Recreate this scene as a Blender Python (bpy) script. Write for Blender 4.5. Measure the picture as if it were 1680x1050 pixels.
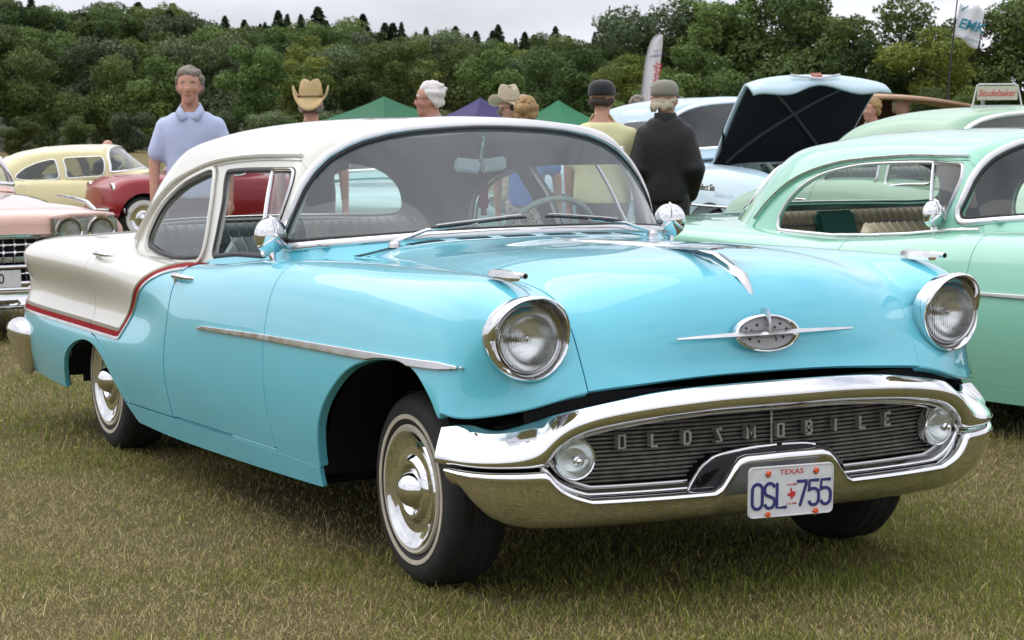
import bpy, bmesh, math, random
import numpy as np
from mathutils import Vector, Matrix
R=math.radians
random.seed(7); rng=np.random.default_rng(7)
SC=bpy.context.scene; COL=SC.collection
for o in list(bpy.data.objects): bpy.data.objects.remove(o)
# ---------------- camera
cd=bpy.data.cameras.new('camera'); cam=bpy.data.objects.new('camera',cd); COL.objects.link(cam)
CAM=Vector((6.153,-3.6227,1.4838)); YAW,PIT,ROL=2.66931,0.099145,-0.009
d=Vector((math.cos(YAW)*math.cos(PIT),math.sin(YAW)*math.cos(PIT),-math.sin(PIT)))
r=Vector((math.sin(YAW),-math.cos(YAW),0)); u=r.cross(d)
r2=r*math.cos(ROL)+u*math.sin(ROL); u2=u*math.cos(ROL)-r*math.sin(ROL)
cam.matrix_world=Matrix(((r2.x,u2.x,-d.x,CAM.x),(r2.y,u2.y,-d.y,CAM.y),(r2.z,u2.z,-d.z,CAM.z),(0,0,0,1)))
cd.sensor_width=36; cd.lens=3698.3/1680*36; cd.clip_end=5000; cd.clip_start=.1
cd.dof.use_dof=True; cd.dof.focus_distance=6.9; cd.dof.aperture_fstop=18
SC.camera=cam
# ---------------- world: bright broken overcast
W=bpy.data.worlds.new('World'); SC.world=W; W.use_nodes=True
nt=W.node_tree; nt.nodes.clear()
SUN_EL,SUN_AZ=R(58),R(205)      # azimuth of the sun measured from +x, counter-clockwise
o_=nt.nodes.new('ShaderNodeOutputWorld'); bg=nt.nodes.new('ShaderNodeBackground')
sk=nt.nodes.new('ShaderNodeTexSky'); sk.sky_type='NISHITA'; sk.sun_disc=False
sk.sun_elevation=SUN_EL; sk.sun_rotation=R(90)-SUN_AZ
tc=nt.nodes.new('ShaderNodeTexCoord'); mp=nt.nodes.new('ShaderNodeMapping'); mp.inputs['Scale'].default_value=(1,1,3.2)
nz=nt.nodes.new('ShaderNodeTexNoise'); nz.inputs['Scale'].default_value=2.6; nz.inputs['Detail'].default_value=7; nz.inputs['Roughness'].default_value=.55
cr=nt.nodes.new('ShaderNodeValToRGB'); e=cr.color_ramp.elements
e[0].position=.3; e[0].color=(4.7,4.9,5.6,1); e[1].position=.68; e[1].color=(9.0,9.1,9.5,1)
cf=nt.nodes.new('ShaderNodeMapRange'); cf.inputs['From Min'].default_value=.25; cf.inputs['From Max'].default_value=.45; cf.inputs['To Min'].default_value=.72; cf.inputs['To Max'].default_value=1
mx=nt.nodes.new('ShaderNodeMixRGB')
L=nt.links.new
L(tc.outputs['Generated'],mp.inputs['Vector']); L(mp.outputs[0],nz.inputs['Vector']); L(nz.outputs['Fac'],cr.inputs['Fac']); L(nz.outputs['Fac'],cf.inputs['Value'])
L(cf.outputs[0],mx.inputs['Fac']); L(sk.outputs[0],mx.inputs['Color1']); L(cr.outputs['Color'],mx.inputs['Color2']); 
# overcast luminance rises from the horizon to the zenith
sp=nt.nodes.new('ShaderNodeSeparateXYZ'); L(tc.outputs['Generated'],sp.inputs[0]); zr=nt.nodes.new('ShaderNodeMapRange'); zr.inputs['From Min'].default_value=0; zr.inputs['From Max'].default_value=1; zr.inputs['To Min'].default_value=1.0; zr.inputs['To Max'].default_value=1.6
L(sp.outputs['Z'],zr.inputs['Value']); ml=nt.nodes.new('ShaderNodeVectorMath'); ml.operation='SCALE'; L(mx.outputs[0],ml.inputs[0]); L(zr.outputs[0],ml.inputs['Scale']); L(ml.outputs[0],bg.inputs['Color'])
bg.inputs['Strength'].default_value=.1; L(bg.outputs[0],o_.inputs[0])
sl=bpy.data.lights.new('sun','SUN'); sl.energy=1.3; sl.angle=R(80); sl.color=(1,.965,.9)
so=bpy.data.objects.new('sun',sl); COL.objects.link(so)
so.rotation_euler=Vector((math.cos(SUN_AZ)*math.cos(SUN_EL),math.sin(SUN_AZ)*math.cos(SUN_EL),math.sin(SUN_EL))).to_track_quat('Z','Y').to_euler()
SC.view_settings.view_transform='Standard'; SC.view_settings.look='None'; SC.view_settings.gamma=1; SC.view_settings.exposure=0.38
SC.render.engine='CYCLES'
try: SC.view_settings.use_curve_mapping=False
except Exception: pass
SC.cycles.max_bounces=10; SC.cycles.transparent_max_bounces=24; SC.cycles.glossy_bounces=5

# ---------------- materials
def nodes(name):
    m=bpy.data.materials.new(name); m.use_nodes=True; return m,m.node_tree,m.node_tree.nodes['Principled BSDF']
def mat(name,col,rough=.5,metal=0,coat=0,var=0,scale=8,bump=0,bscale=60,spec=.5,trans=0,ior=1.45,dirt=None,sheen=0):
    m,t,b=nodes(name); i=b.inputs
    i['Base Color'].default_value=(*col,1); i['Roughness'].default_value=rough; i['Metallic'].default_value=metal
    i['Coat Weight'].default_value=coat; i['Coat Roughness'].default_value=.025; i['Specular IOR Level'].default_value=spec
    i['Transmission Weight'].default_value=trans; i['IOR'].default_value=ior; i['Sheen Weight'].default_value=sheen
    if var or bump or dirt:
        tc=t.nodes.new('ShaderNodeTexCoord')
        n=t.nodes.new('ShaderNodeTexNoise'); n.inputs['Scale'].default_value=scale; n.inputs['Detail'].default_value=5; t.links.new(tc.outputs['Object'],n.inputs['Vector'])
        if var:
            c=t.nodes.new('ShaderNodeValToRGB'); c.color_ramp.elements[0].position=.3; c.color_ramp.elements[1].position=.72
            c2=dirt or tuple(max(0,x*(1-var)) for x in col); c.color_ramp.elements[0].color=(*c2,1); c.color_ramp.elements[1].color=(*(min(1,x*(1+var*.5)) for x in col),1)
            t.links.new(n.outputs['Fac'],c.inputs[0]); t.links.new(c.outputs[0],i['Base Color'])
            mr=t.nodes.new('ShaderNodeMapRange'); mr.inputs['To Min'].default_value=rough*.75; mr.inputs['To Max'].default_value=min(1,rough*1.3)
            t.links.new(n.outputs['Fac'],mr.inputs['Value']); t.links.new(mr.outputs[0],i['Roughness'])
        if bump:
            n2=t.nodes.new('ShaderNodeTexNoise'); n2.inputs['Scale'].default_value=bscale; n2.inputs['Detail'].default_value=4; t.links.new(tc.outputs['Object'],n2.inputs['Vector'])
            bp=t.nodes.new('ShaderNodeBump'); bp.inputs['Strength'].default_value=bump; bp.inputs['Distance'].default_value=.01; t.links.new(n2.outputs['Fac'],bp.inputs['Height']); t.links.new(bp.outputs[0],i['Normal'])
    return m
def paint(name,col,rough=.28,coat=1.0):
    # old car enamel: faint orange peel and slow waviness of hand-beaten panels, a dusting of wear in the gloss
    m,t,b=nodes(name); i=b.inputs
    i['Base Color'].default_value=(*col,1); i['Roughness'].default_value=rough; i['Coat Weight'].default_value=coat; i['Coat Roughness'].default_value=.03
    i['Specular IOR Level'].default_value=.3
    tc=t.nodes.new('ShaderNodeTexCoord')
    n=t.nodes.new('ShaderNodeTexNoise'); n.inputs['Scale'].default_value=3.5; n.inputs['Detail'].default_value=6
    n2=t.nodes.new('ShaderNodeTexNoise'); n2.inputs['Scale'].default_value=2.2; n2.inputs['Detail'].default_value=1
    for q in (n,n2): t.links.new(tc.outputs['Object'],q.inputs['Vector'])
    c=t.nodes.new('ShaderNodeMixRGB'); c.inputs['Color1'].default_value=(*(x*.93 for x in col),1); c.inputs['Color2'].default_value=(*(min(1,x*1.05) for x in col),1)
    t.links.new(n.outputs['Fac'],c.inputs['Fac']); t.links.new(c.outputs[0],i['Base Color'])
    mr=t.nodes.new('ShaderNodeMapRange'); mr.inputs['From Min'].default_value=.35; mr.inputs['From Max'].default_value=.75; mr.inputs['To Min'].default_value=.004; mr.inputs['To Max'].default_value=.035
    t.links.new(n.outputs['Fac'],mr.inputs['Value']); t.links.new(mr.outputs[0],i['Coat Roughness'])
    bp=t.nodes.new('ShaderNodeBump'); bp.inputs['Strength'].default_value=.10; bp.inputs['Distance'].default_value=.05; t.links.new(n2.outputs['Fac'],bp.inputs['Height']); t.links.new(bp.outputs[0],i['Coat Normal'])
    return m
def chrome_mat(name,base=(.78,.78,.79),rough=.035,bump=.04):
    m,t,b=nodes(name); i=b.inputs; i['Base Color'].default_value=(*base,1); i['Metallic'].default_value=1
    tc=t.nodes.new('ShaderNodeTexCoord'); n=t.nodes.new('ShaderNodeTexNoise'); n.inputs['Scale'].default_value=14; n.inputs['Detail'].default_value=7; t.links.new(tc.outputs['Object'],n.inputs['Vector'])
    mr=t.nodes.new('ShaderNodeMapRange'); mr.inputs['From Min'].default_value=.4; mr.inputs['From Max'].default_value=.8; mr.inputs['To Min'].default_value=rough; mr.inputs['To Max'].default_value=rough*3.2
    t.links.new(n.outputs['Fac'],mr.inputs['Value']); t.links.new(mr.outputs[0],i['Roughness'])
    n2=t.nodes.new('ShaderNodeTexNoise'); n2.inputs['Scale'].default_value=6; n2.inputs['Detail'].default_value=2; t.links.new(tc.outputs['Object'],n2.inputs['Vector'])
    bp=t.nodes.new('ShaderNodeBump'); bp.inputs['Strength'].default_value=bump; bp.inputs['Distance'].default_value=.05; t.links.new(n2.outputs['Fac'],bp.inputs['Height']); t.links.new(bp.outputs[0],i['Normal'])
    return m
def glass_mat(name,tint=(.88,.92,.91),refl=1.0,f0=1.5,painted_haze=.03):
    m=bpy.data.materials.new(name); m.use_nodes=True; t=m.node_tree; t.nodes.clear()
    o=t.nodes.new('ShaderNodeOutputMaterial'); mx=t.nodes.new('ShaderNodeMixShader'); tr=t.nodes.new('ShaderNodeBsdfTransparent'); gl=t.nodes.new('ShaderNodeBsdfGlossy'); fr=t.nodes.new('ShaderNodeFresnel')
    tr.inputs[0].default_value=(*tint,1); gl.inputs['Roughness'].default_value=.0; gl.inputs[0].default_value=(1,1,1,1); 
    ge=t.nodes.new('ShaderNodeNewGeometry'); io=t.nodes.new('ShaderNodeMapRange'); io.inputs['To Min'].default_value=f0; io.inputs['To Max'].default_value=1/f0; t.links.new(ge.outputs['Backfacing'],io.inputs['Value'])
    t.links.new(io.outputs[0],fr.inputs['IOR'])
    t.links.new(fr.outputs[0],mx.inputs[0]); t.links.new(tr.outputs[0],mx.inputs[1]); t.links.new(gl.outputs[0],mx.inputs[2]); df=t.nodes.new('ShaderNodeBsdfDiffuse'); df.inputs[0].default_value=(.55,.58,.58,1); m2=t.nodes.new('ShaderNodeMixShader'); m2.inputs[0].default_value=painted_haze  # pale diffuse share paints a veil of reflected sky onto the glass
    tc=t.nodes.new('ShaderNodeTexCoord'); n=t.nodes.new('ShaderNodeTexNoise'); n.inputs['Scale'].default_value=2.5; n.inputs['Detail'].default_value=4; mr=t.nodes.new('ShaderNodeMapRange'); mr.inputs['To Min'].default_value=painted_haze*.4; mr.inputs['To Max'].default_value=painted_haze*1.6
    t.links.new(tc.outputs['Object'],n.inputs['Vector']); t.links.new(n.outputs['Fac'],mr.inputs['Value']); t.links.new(mr.outputs[0],m2.inputs[0])
    t.links.new(mx.outputs[0],m2.inputs[1]); t.links.new(df.outputs[0],m2.inputs[2]); t.links.new(m2.outputs[0],o.inputs[0])
    return m
M={}
M['aqua']=paint('aqua_enamel',(.13,.55,.68)); M['white']=paint('cream_white_enamel',(.66,.645,.59),.3,.8)
M['mint']=paint('mint_enamel',(.27,.60,.45)); M['pink']=paint('pale_pink_enamel',(.72,.47,.40)); M['yellow']=paint('primrose_enamel',(.72,.65,.36),.35,.7)
M['red']=paint('maroon_red_enamel',(.26,.006,.012),.35,.45); M['sage']=paint('sage_green_enamel',(.32,.50,.36),.4,.5); M['ice']=paint('ice_blue_enamel',(.45,.60,.68),.35,.8)
M['chrome']=chrome_mat('chrome'); M['steel']=chrome_mat('brushed_trim',(.62,.62,.63),.14,.02); M['dull']=mat('dull_metal',(.30,.30,.30),.42,.85)
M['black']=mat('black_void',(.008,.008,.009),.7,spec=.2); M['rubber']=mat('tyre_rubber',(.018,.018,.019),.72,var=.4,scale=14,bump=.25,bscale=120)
M['seal']=mat('rubber_seal',(.012,.012,.013),.5); M['whitewall']=mat('whitewall',(.50,.46,.37),.7,var=.25,scale=9)
M['wwclean']=mat('clean_whitewall',(.72,.71,.68),.6,var=.1)
M['glass']=glass_mat('window_glass'); M['wsglass']=glass_mat('windscreen_glass',(.80,.86,.87),f0=1.58,painted_haze=.115); M['clear']=glass_mat('lens_glass',(.93,.95,.95),f0=1.5,painted_haze=.01)
M['redstripe']=mat('red_stripe',(.25,.002,.006),.6,spec=.08); M['bronze']=mat('bronze_trim',(.20,.16,.10),.35,.8)
M['grille']=mat('grille_metal',(.34,.33,.30),.42,.75,var=.3,scale=30); M['headliner']=mat('headliner_cloth',(.20,.22,.24),.9)
M['vinyl']=mat('seat_vinyl_grey_green',(.42,.50,.50),.5,var=.15,bump=.1,bscale=30); M['pale']=mat('seat_vinyl_pale',(.55,.56,.54),.45,var=.1)
M['cream']=mat('seat_vinyl_cream',(.62,.56,.39),.5,var=.12); M['teal']=mat('seat_vinyl_teal',(.05,.22,.17),.5)
M['wheelgreen']=mat('steering_plastic',(.42,.50,.42),.35,var=.2,scale=25); M['dash']=mat('dash_paint',(.05,.07,.08),.45); M['platewhite']=mat('plate_white',(.68,.69,.70),.4,var=.08,scale=30)
M['plateblue']=mat('plate_blue',(.03,.035,.16),.4); M['platered']=mat('plate_red',(.55,.03,.04),.4); M['amber']=mat('orange_reflector',(.75,.09,.02),.25,coat=.6)
M['navy']=mat('bonnet_lining',(.010,.014,.024),.8); M['signcream']=mat('sign_cream',(.52,.47,.38),.5,var=.1); M['silvercloth']=mat('emblem_grey',(.34,.34,.35),.5,.3)
# ---------------- mesh helpers
def link(name,me,m=None,parent=None):
    o=bpy.data.objects.new(name,me); COL.objects.link(o)
    if m is not None and not me.materials: me.materials.append(m)
    if parent is not None: o.parent=parent
    return o
def thing(name,label,cat,loc=(0,0,0),rz=0,group=None,scale=None):
    o=bpy.data.objects.new(name,None); COL.objects.link(o); o.location=loc; o.rotation_euler=(0,0,rz); o['label']=label; o['category']=cat
    if group: o['group']=group
    if scale: o.scale=scale
    o.empty_display_size=.2
    return o
def tag(o,label,cat,group=None):
    o['label']=label; o['category']=cat
    if group: o['group']=group
    return o
class B:
    """collects faces for one mesh"""
    def __init__(s): s.v=[]; s.f=[]
    def add(s,v,f):
        k=len(s.v); s.v+= [tuple(map(float,p)) for p in v]; s.f+=[tuple(i+k for i in q) for q in f]; return s
    def box(s,c,d,rot=None,taper=1):
        x,y,z=d[0]/2,d[1]/2,d[2]/2
        v=[Vector((a*x*(taper if e>0 else 1),b*y*(taper if e>0 else 1),e*z)) for e in(-1,1) for b in(-1,1) for a in(-1,1)]
        if rot is not None: v=[rot@p for p in v]
        return s.add([p+Vector(c) for p in v],[(0,2,3,1),(4,5,7,6),(0,1,5,4),(2,6,7,3),(0,4,6,2),(1,3,7,5)])
    def tube(s,pts,rad,n=10,closed=False,cap=True):
        pts=[Vector(p) for p in pts]; m=len(pts); rad=[rad]*m if not hasattr(rad,'__len__') else rad
        T=[]
        for i in range(m):
            a=pts[i-1] if (i>0 or closed) else pts[i]; b=pts[(i+1)%m] if (i<m-1 or closed) else pts[i]; T.append((b-a).normalized())
        nrm=T[0].orthogonal().normalized(); v=[]
        for i in range(m):
            nrm=(nrm-T[i]*nrm.dot(T[i])); nrm=nrm.normalized() if nrm.length>1e-6 else T[i].orthogonal().normalized()
            bn=T[i].cross(nrm)
            v+=[pts[i]+(nrm*math.cos(2*math.pi*k/n)+bn*math.sin(2*math.pi*k/n))*rad[i] for k in range(n)]
        f=[]
        for i in range(m if closed else m-1):
            j=(i+1)%m
            f+=[(i*n+k,i*n+(k+1)%n,j*n+(k+1)%n,j*n+k) for k in range(n)]
        if cap and not closed: f+=[tuple(range(n))[::-1],tuple((m-1)*n+k for k in range(n))]
        return s.add(v,f)
    def lathe(s,prof,n=48,axis='y',c=(0,0,0),cap=True,sgn=1):
        """prof: (radius, along axis)"""
        v=[]
        for rr,h in prof:
            for k in range(n):
                a=2*math.pi*k/n; p=(rr*math.cos(a),rr*math.sin(a))
                q={'x':(h*sgn,p[0],p[1]),'y':(p[0],h*sgn,p[1]),'z':(p[0],p[1],h*sgn)}[axis]
                v.append((q[0]+c[0],q[1]+c[1],q[2]+c[2]))
        f=[(i*n+k,i*n+(k+1)%n,(i+1)*n+(k+1)%n,(i+1)*n+k) for i in range(len(prof)-1) for k in range(n)]
        if cap: f+=[tuple(range(n)),tuple((len(prof)-1)*n+k for k in range(n))[::-1]]
        return s.add(v,f)
    def grid(s,P,close=False):
        """P: rows x cols x 3"""
        nr,nc=len(P),len(P[0]); v=[q for row in P for q in row]
        f=[(i*nc+j,i*nc+(j+1)%nc,(i+1)*nc+(j+1)%nc,(i+1)*nc+j) for i in range(nr-1) for j in range(nc if close else nc-1)]
        return s.add(v,f)
    def obj(s,name,m,parent=None,smooth=35,bevel=0,sub=0,solid=0):
        me=bpy.data.meshes.new(name); me.from_pydata(s.v,[],s.f); me.update()
        bm=bmesh.new(); bm.from_mesh(me)
        bmesh.ops.recalc_face_normals(bm,faces=bm.faces)
        if bevel:
            ed=[e for e in bm.edges if len(e.link_faces)==2 and e.calc_face_angle(0)>R(40)]
            bmesh.ops.bevel(bm,geom=ed,offset=bevel,segments=2,affect='EDGES',clamp_overlap=True)
        bm.to_mesh(me); bm.free()
        if smooth:
            me.polygons.foreach_set('use_smooth',[True]*len(me.polygons))
            if not sub: me.set_sharp_from_angle(angle=R(smooth))
        o=link(name,me,m,parent)
        if solid: md=o.modifiers.new('s','SOLIDIFY'); md.thickness=solid; md.offset=-1
        if sub: md=o.modifiers.new('s','SUBSURF'); md.levels=md.render_levels=sub
        return o
def vol_fix(me): pass
def evalmesh(o):
    dg=bpy.context.evaluated_depsgraph_get(); e=o.evaluated_get(dg); me=e.to_mesh()
    n=len(me.vertices); V=np.empty(n*3); me.vertices.foreach_get('co',V); V=V.reshape(-1,3)
    N=np.empty(n*3); me.vertices.foreach_get('normal',N); N=N.reshape(-1,3)
    me.calc_loop_triangles(); t=len(me.loop_triangles); T=np.empty(t*3,int); me.loop_triangles.foreach_get('vertices',T); T=T.reshape(-1,3)
    e.to_mesh_clear(); return V,N,T
def subdivide(V,F,lv,fit=2,k=.6):
    """Catmull-Clark surface of a cage whose vertices are pulled so that the surface passes (nearly) through the given points"""
    T0=np.array(V,float); P=T0.copy()
    me=bpy.data.meshes.new('cage'); me.from_pydata([tuple(p) for p in P],[],F); me.update()
    o=bpy.data.objects.new('cage',me); COL.objects.link(o); md=o.modifiers.new('s','SUBSURF')
    md.levels=2
    for _ in range(fit):
        bpy.context.view_layer.update(); S,_n,_t=evalmesh(o); P=P+k*(T0-S[:len(P)]); me.vertices.foreach_set('co',P.ravel()); me.update()
    md.levels=lv; bpy.context.view_layer.update(); out=evalmesh(o)
    bpy.data.objects.remove(o); bpy.data.meshes.remove(me); return out
class S:
    """a triangulated smooth surface with normals that can be cut by scalar fields"""
    def __init__(s,V,N,T): s.V,s.N,s.T=V,N,T
    def cut(s,f):
        """-> (part where f<0, part where f>0)"""
        f=np.where(np.abs(f)<1e-7,1e-7,f); neg=f<0; c=neg[s.T].sum(1)
        V,N,T=s.V,s.N,s.T; mid=(c>0)&(c<3); Tm=T[mid].copy(); nm=neg[Tm]; cm=nm.sum(1)
        odd=np.where(cm==1,nm.argmax(1),(~nm).argmax(1)); ix=np.arange(len(Tm))
        a=Tm[ix,odd]; b=Tm[ix,(odd+1)%3]; d_=Tm[ix,(odd+2)%3]
        E=np.concatenate([np.stack([a,b],1),np.stack([a,d_],1)]); Es=np.sort(E,1)
        U,inv=np.unique(Es,axis=0,return_inverse=True) if len(Es) else (np.zeros((0,2),int),np.zeros(0,int)); inv=inv.ravel()
        w=(f[U[:,0]]/(f[U[:,0]]-f[U[:,1]]))[:,None] if len(U) else np.zeros((0,1))
        nV=V[U[:,0]]*(1-w)+V[U[:,1]]*w; nN=N[U[:,0]]*(1-w)+N[U[:,1]]*w; nN/=np.linalg.norm(nN,axis=1,keepdims=True)+1e-12
        k=len(V); m=len(Tm); ab=inv[:m]+k; ad=inv[m:]+k
        tri=np.stack([a,ab,ad],1); q1=np.stack([ab,b,d_],1); q2=np.stack([ab,d_,ad],1); on=cm==1
        VV=np.concatenate([V,nV]); NN=np.concatenate([N,nN])
        ins=np.concatenate([T[c==3],tri[on],q1[~on],q2[~on]]); out=np.concatenate([T[c==0],tri[~on],q1[on],q2[on]])
        return S(VV,NN,ins).clean(),S(VV,NN,out).clean()
    def clean(s):
        us,inv=np.unique(s.T,return_inverse=True); return S(s.V[us],s.N[us],inv.reshape(-1,3))
    def sel(s,fn):
        c=s.V[s.T].mean(1); return S(s.V,s.N,s.T[fn(c)]).clean()
    def inside(s,fn): return s.cut(fn(s.V))[0]
    def outside(s,fn): return s.cut(fn(s.V))[1]
    def off(s,d_): return S(s.V+s.N*d_,s.N,s.T)
    def mir(s): return S(s.V*[1,-1,1],s.N*[1,-1,1],s.T[:,::-1])
    def bedges(s):
        E=np.concatenate([s.T[:,[0,1]],s.T[:,[1,2]],s.T[:,[2,0]]]); k=np.sort(E,1); _,ix,ct=np.unique(k,axis=0,return_index=True,return_counts=True); return E[ix[ct==1]]
    def loops(s):
        E=s.bedges(); nx={}
        for a,b in E: nx.setdefault(int(a),[]).append(int(b))
        out=[]
        while nx:
            st=next(iter(nx)); l=[st]; c=st
            while c in nx:
                b=nx[c].pop(); 
                if not nx[c]: del nx[c]
                c=b
                if c==st: break
                l.append(c)
            if len(l)>6: out.append(l)
        return out
    def obj(s,name,m,parent,rim=.014,roll=.0006):
        E=s.bedges(); n=len(s.V); eu=np.unique(E); k=len(eu); mp=np.zeros(n,int); mp[eu]=np.arange(k)
        # rolled edge: a small quarter-round then a straight hem
        Ve=s.V[eu]; Ne=s.N[eu]
        tan=np.zeros((k,3)); tv=s.V[E[:,1]]-s.V[E[:,0]]; tv/=np.linalg.norm(tv,axis=1,keepdims=True)+1e-12
        np.add.at(tan,mp[E[:,0]],tv); np.add.at(tan,mp[E[:,1]],tv); tan/=np.linalg.norm(tan,axis=1,keepdims=True)+1e-12
        outw=np.cross(tan,Ne); outw/=np.linalg.norm(outw,axis=1,keepdims=True)+1e-12
        rows=[(Ve,Ne)]
        if rim:
            for a in (45,90): rows.append((Ve+outw*roll*math.sin(R(a))-Ne*roll*(1-math.cos(R(a))),outw*math.sin(R(a))+Ne*math.cos(R(a))))
            rows.append((Ve+outw*roll-Ne*rim,outw))
        V=[s.V]+[q[0] for q in rows[1:]]; NN=[s.N]+[q[1] for q in rows[1:]]
        T=[tuple(t) for t in s.T.tolist()]; e0,e1=mp[E[:,0]],mp[E[:,1]]
        for i in range(len(rows)-1):
            A0=E[:,0] if i==0 else n+(i-1)*k+e0; A1=E[:,1] if i==0 else n+(i-1)*k+e1; B0=n+i*k+e0; B1=n+i*k+e1
            T+=[tuple(q) for q in np.stack([A1,A0,B0,B1],1).tolist()]
        V=np.concatenate(V); NN=np.concatenate(NN)
        me=bpy.data.meshes.new(name); me.from_pydata(V.tolist(),[],T); me.update()
        me.polygons.foreach_set('use_smooth',[True]*len(me.polygons)); me.normals_split_custom_set_from_vertices(NN.tolist())
        return link(name,me,m,parent)
def resample(P,step,closed):
    P=np.asarray(P,float); Q=np.concatenate([P,P[:1]]) if closed else P
    l=np.concatenate([[0],np.cumsum(np.linalg.norm(np.diff(Q,axis=0),axis=1))]); n=max(4,int(round(l[-1]/step)))
    t=np.linspace(0,l[-1],n+1)[:-1] if closed else np.linspace(0,l[-1],n+1)
    return np.stack([np.interp(t,l,Q[:,i]) for i in range(Q.shape[1])],1)
def smoothloop(P,closed,it=3):
    P=P.copy()
    for _ in range(it):
        if closed: P=(np.roll(P,1,0)+2*P+np.roll(P,-1,0))/4
        else: P[1:-1]=(P[:-2]+2*P[1:-1]+P[2:])/4
    return P
def molding(P,N,prof,name,m,parent,closed=True,smooth=40):
    """sweep prof [(across, up)] along points P with surface normals N"""
    P=np.asarray(P,float); N=np.asarray(N,float)
    T=(np.roll(P,-1,0)-np.roll(P,1,0)) if closed else np.gradient(P,axis=0)
    T/=np.linalg.norm(T,axis=1,keepdims=True)+1e-12; N=N-(N*T).sum(1,keepdims=True)*T; N/=np.linalg.norm(N,axis=1,keepdims=True)+1e-12; Bn=np.cross(T,N)
    rows=[[tuple(P[i]+Bn[i]*a+N[i]*h) for a,h in prof] for i in range(len(P))]
    if closed: rows.append(rows[0])
    b=B(); b.grid(rows)
    if not closed: 
        k=len(prof); b.f+=[tuple(range(k)),tuple(len(b.v)-k+i for i in range(k))]
    return b.obj(name,m,parent,smooth=smooth)
def bead(w,h,n=7): return [(-w/2*math.cos(math.pi*i/(n-1)),h*math.sin(math.pi*i/(n-1))) for i in range(n)]
def loop_trim(surf,idx,prof,name,m,parent,step=.015,off=0):
    l=max(surf.loops(),key=len) if idx is None else surf.loops()[idx]
    Q=np.concatenate([surf.V[l],surf.N[l]],1); Q=smoothloop(resample(Q,step,True),True,3)
    return molding(Q[:,:3]+Q[:,3:]*off,Q[:,3:],prof,name,m,parent)
def sdf(poly,P2):
    """signed distance to a polygon, negative inside"""
    A=np.asarray(poly,float); Bq=np.roll(A,-1,0); P2=np.asarray(P2,float); dmin=np.full(len(P2),1e9); ins=np.zeros(len(P2),bool)
    for a,b in zip(A,Bq):
        e=b-a; w=P2-a; t=np.clip((w@e)/(e@e+1e-12),0,1); dmin=np.minimum(dmin,((w-t[:,None]*e)**2).sum(1))
        c=((a[1]<=P2[:,1])&(b[1]>P2[:,1]))|((b[1]<=P2[:,1])&(a[1]>P2[:,1])); den=b[1]-a[1] if abs(b[1]-a[1])>1e-12 else 1e-12
        ins^=c&(P2[:,0]<a[0]+(P2[:,1]-a[1])/den*e[0])
    return np.where(ins,-1,1)*np.sqrt(dmin)
def spline(pts,n=8,closed=False):
    P=np.asarray(pts,float); out=[]; m=len(P)
    for i in range(m if closed else m-1):
        p0=P[(i-1)%m] if closed or i>0 else 2*P[0]-P[1]; p1=P[i]; p2=P[(i+1)%m]; p3=P[(i+2)%m] if closed or i<m-2 else 2*P[-1]-P[-2]
        for t in np.linspace(0,1,n,endpoint=False):
            out.append(.5*((2*p1)+(-p0+p2)*t+(2*p0-5*p1+4*p2-p3)*t*t+(-p0+3*p1-3*p2+p3)*t**3))
    if not closed: out.append(P[-1])
    return np.array(out)
def text(body,name,m,parent,size,loc,rot,ext=.002,shear=0,sx=1,bold=0,align='CENTER'):
    c=bpy.data.curves.new(name,'FONT'); c.body=body; c.size=size; c.extrude=ext; c.shear=shear; c.align_x=align; c.align_y='CENTER'; c.offset=bold
    o=bpy.data.objects.new(name,c); COL.objects.link(o); bpy.context.view_layer.update()
    dg=bpy.context.evaluated_depsgraph_get(); me=bpy.data.meshes.new_from_object(o.evaluated_get(dg)); bpy.data.objects.remove(o); bpy.data.curves.remove(c)
    me.materials.clear(); o=link(name,me,m,parent); o.location=loc; o.rotation_euler=rot; o.scale=(sx,1,1); return o
def strokes(lines,width,name,m,parent,frame,ext=.002,closed=()):
    """flat lettering drawn as thick strokes; frame(u,v,h)->3D"""
    b=B()
    for li,l in enumerate(lines):
        P=np.array(l,float); n=len(P); cl=np.allclose(P[0],P[-1])
        T=np.gradient(P,axis=0)
        if cl: T[0]=T[-1]=P[1]-P[-2]
        T/=np.linalg.norm(T,axis=1,keepdims=True)+1e-12; Nn=np.stack([-T[:,1],T[:,0]],1)
        a=P+Nn*width/2; c=P-Nn*width/2; rows=[]
        for i in range(n): rows.append([frame(*c[i],0),frame(*c[i],ext),frame(*a[i],ext),frame(*a[i],0)])
        b.grid(rows)
        if not cl: k=len(b.v); b.f+=[(k-4,k-3,k-2,k-1),(k-4*n,k-4*n+1,k-4*n+2,k-4*n+3)]
    return b.obj(name,m,parent,smooth=0)
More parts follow.
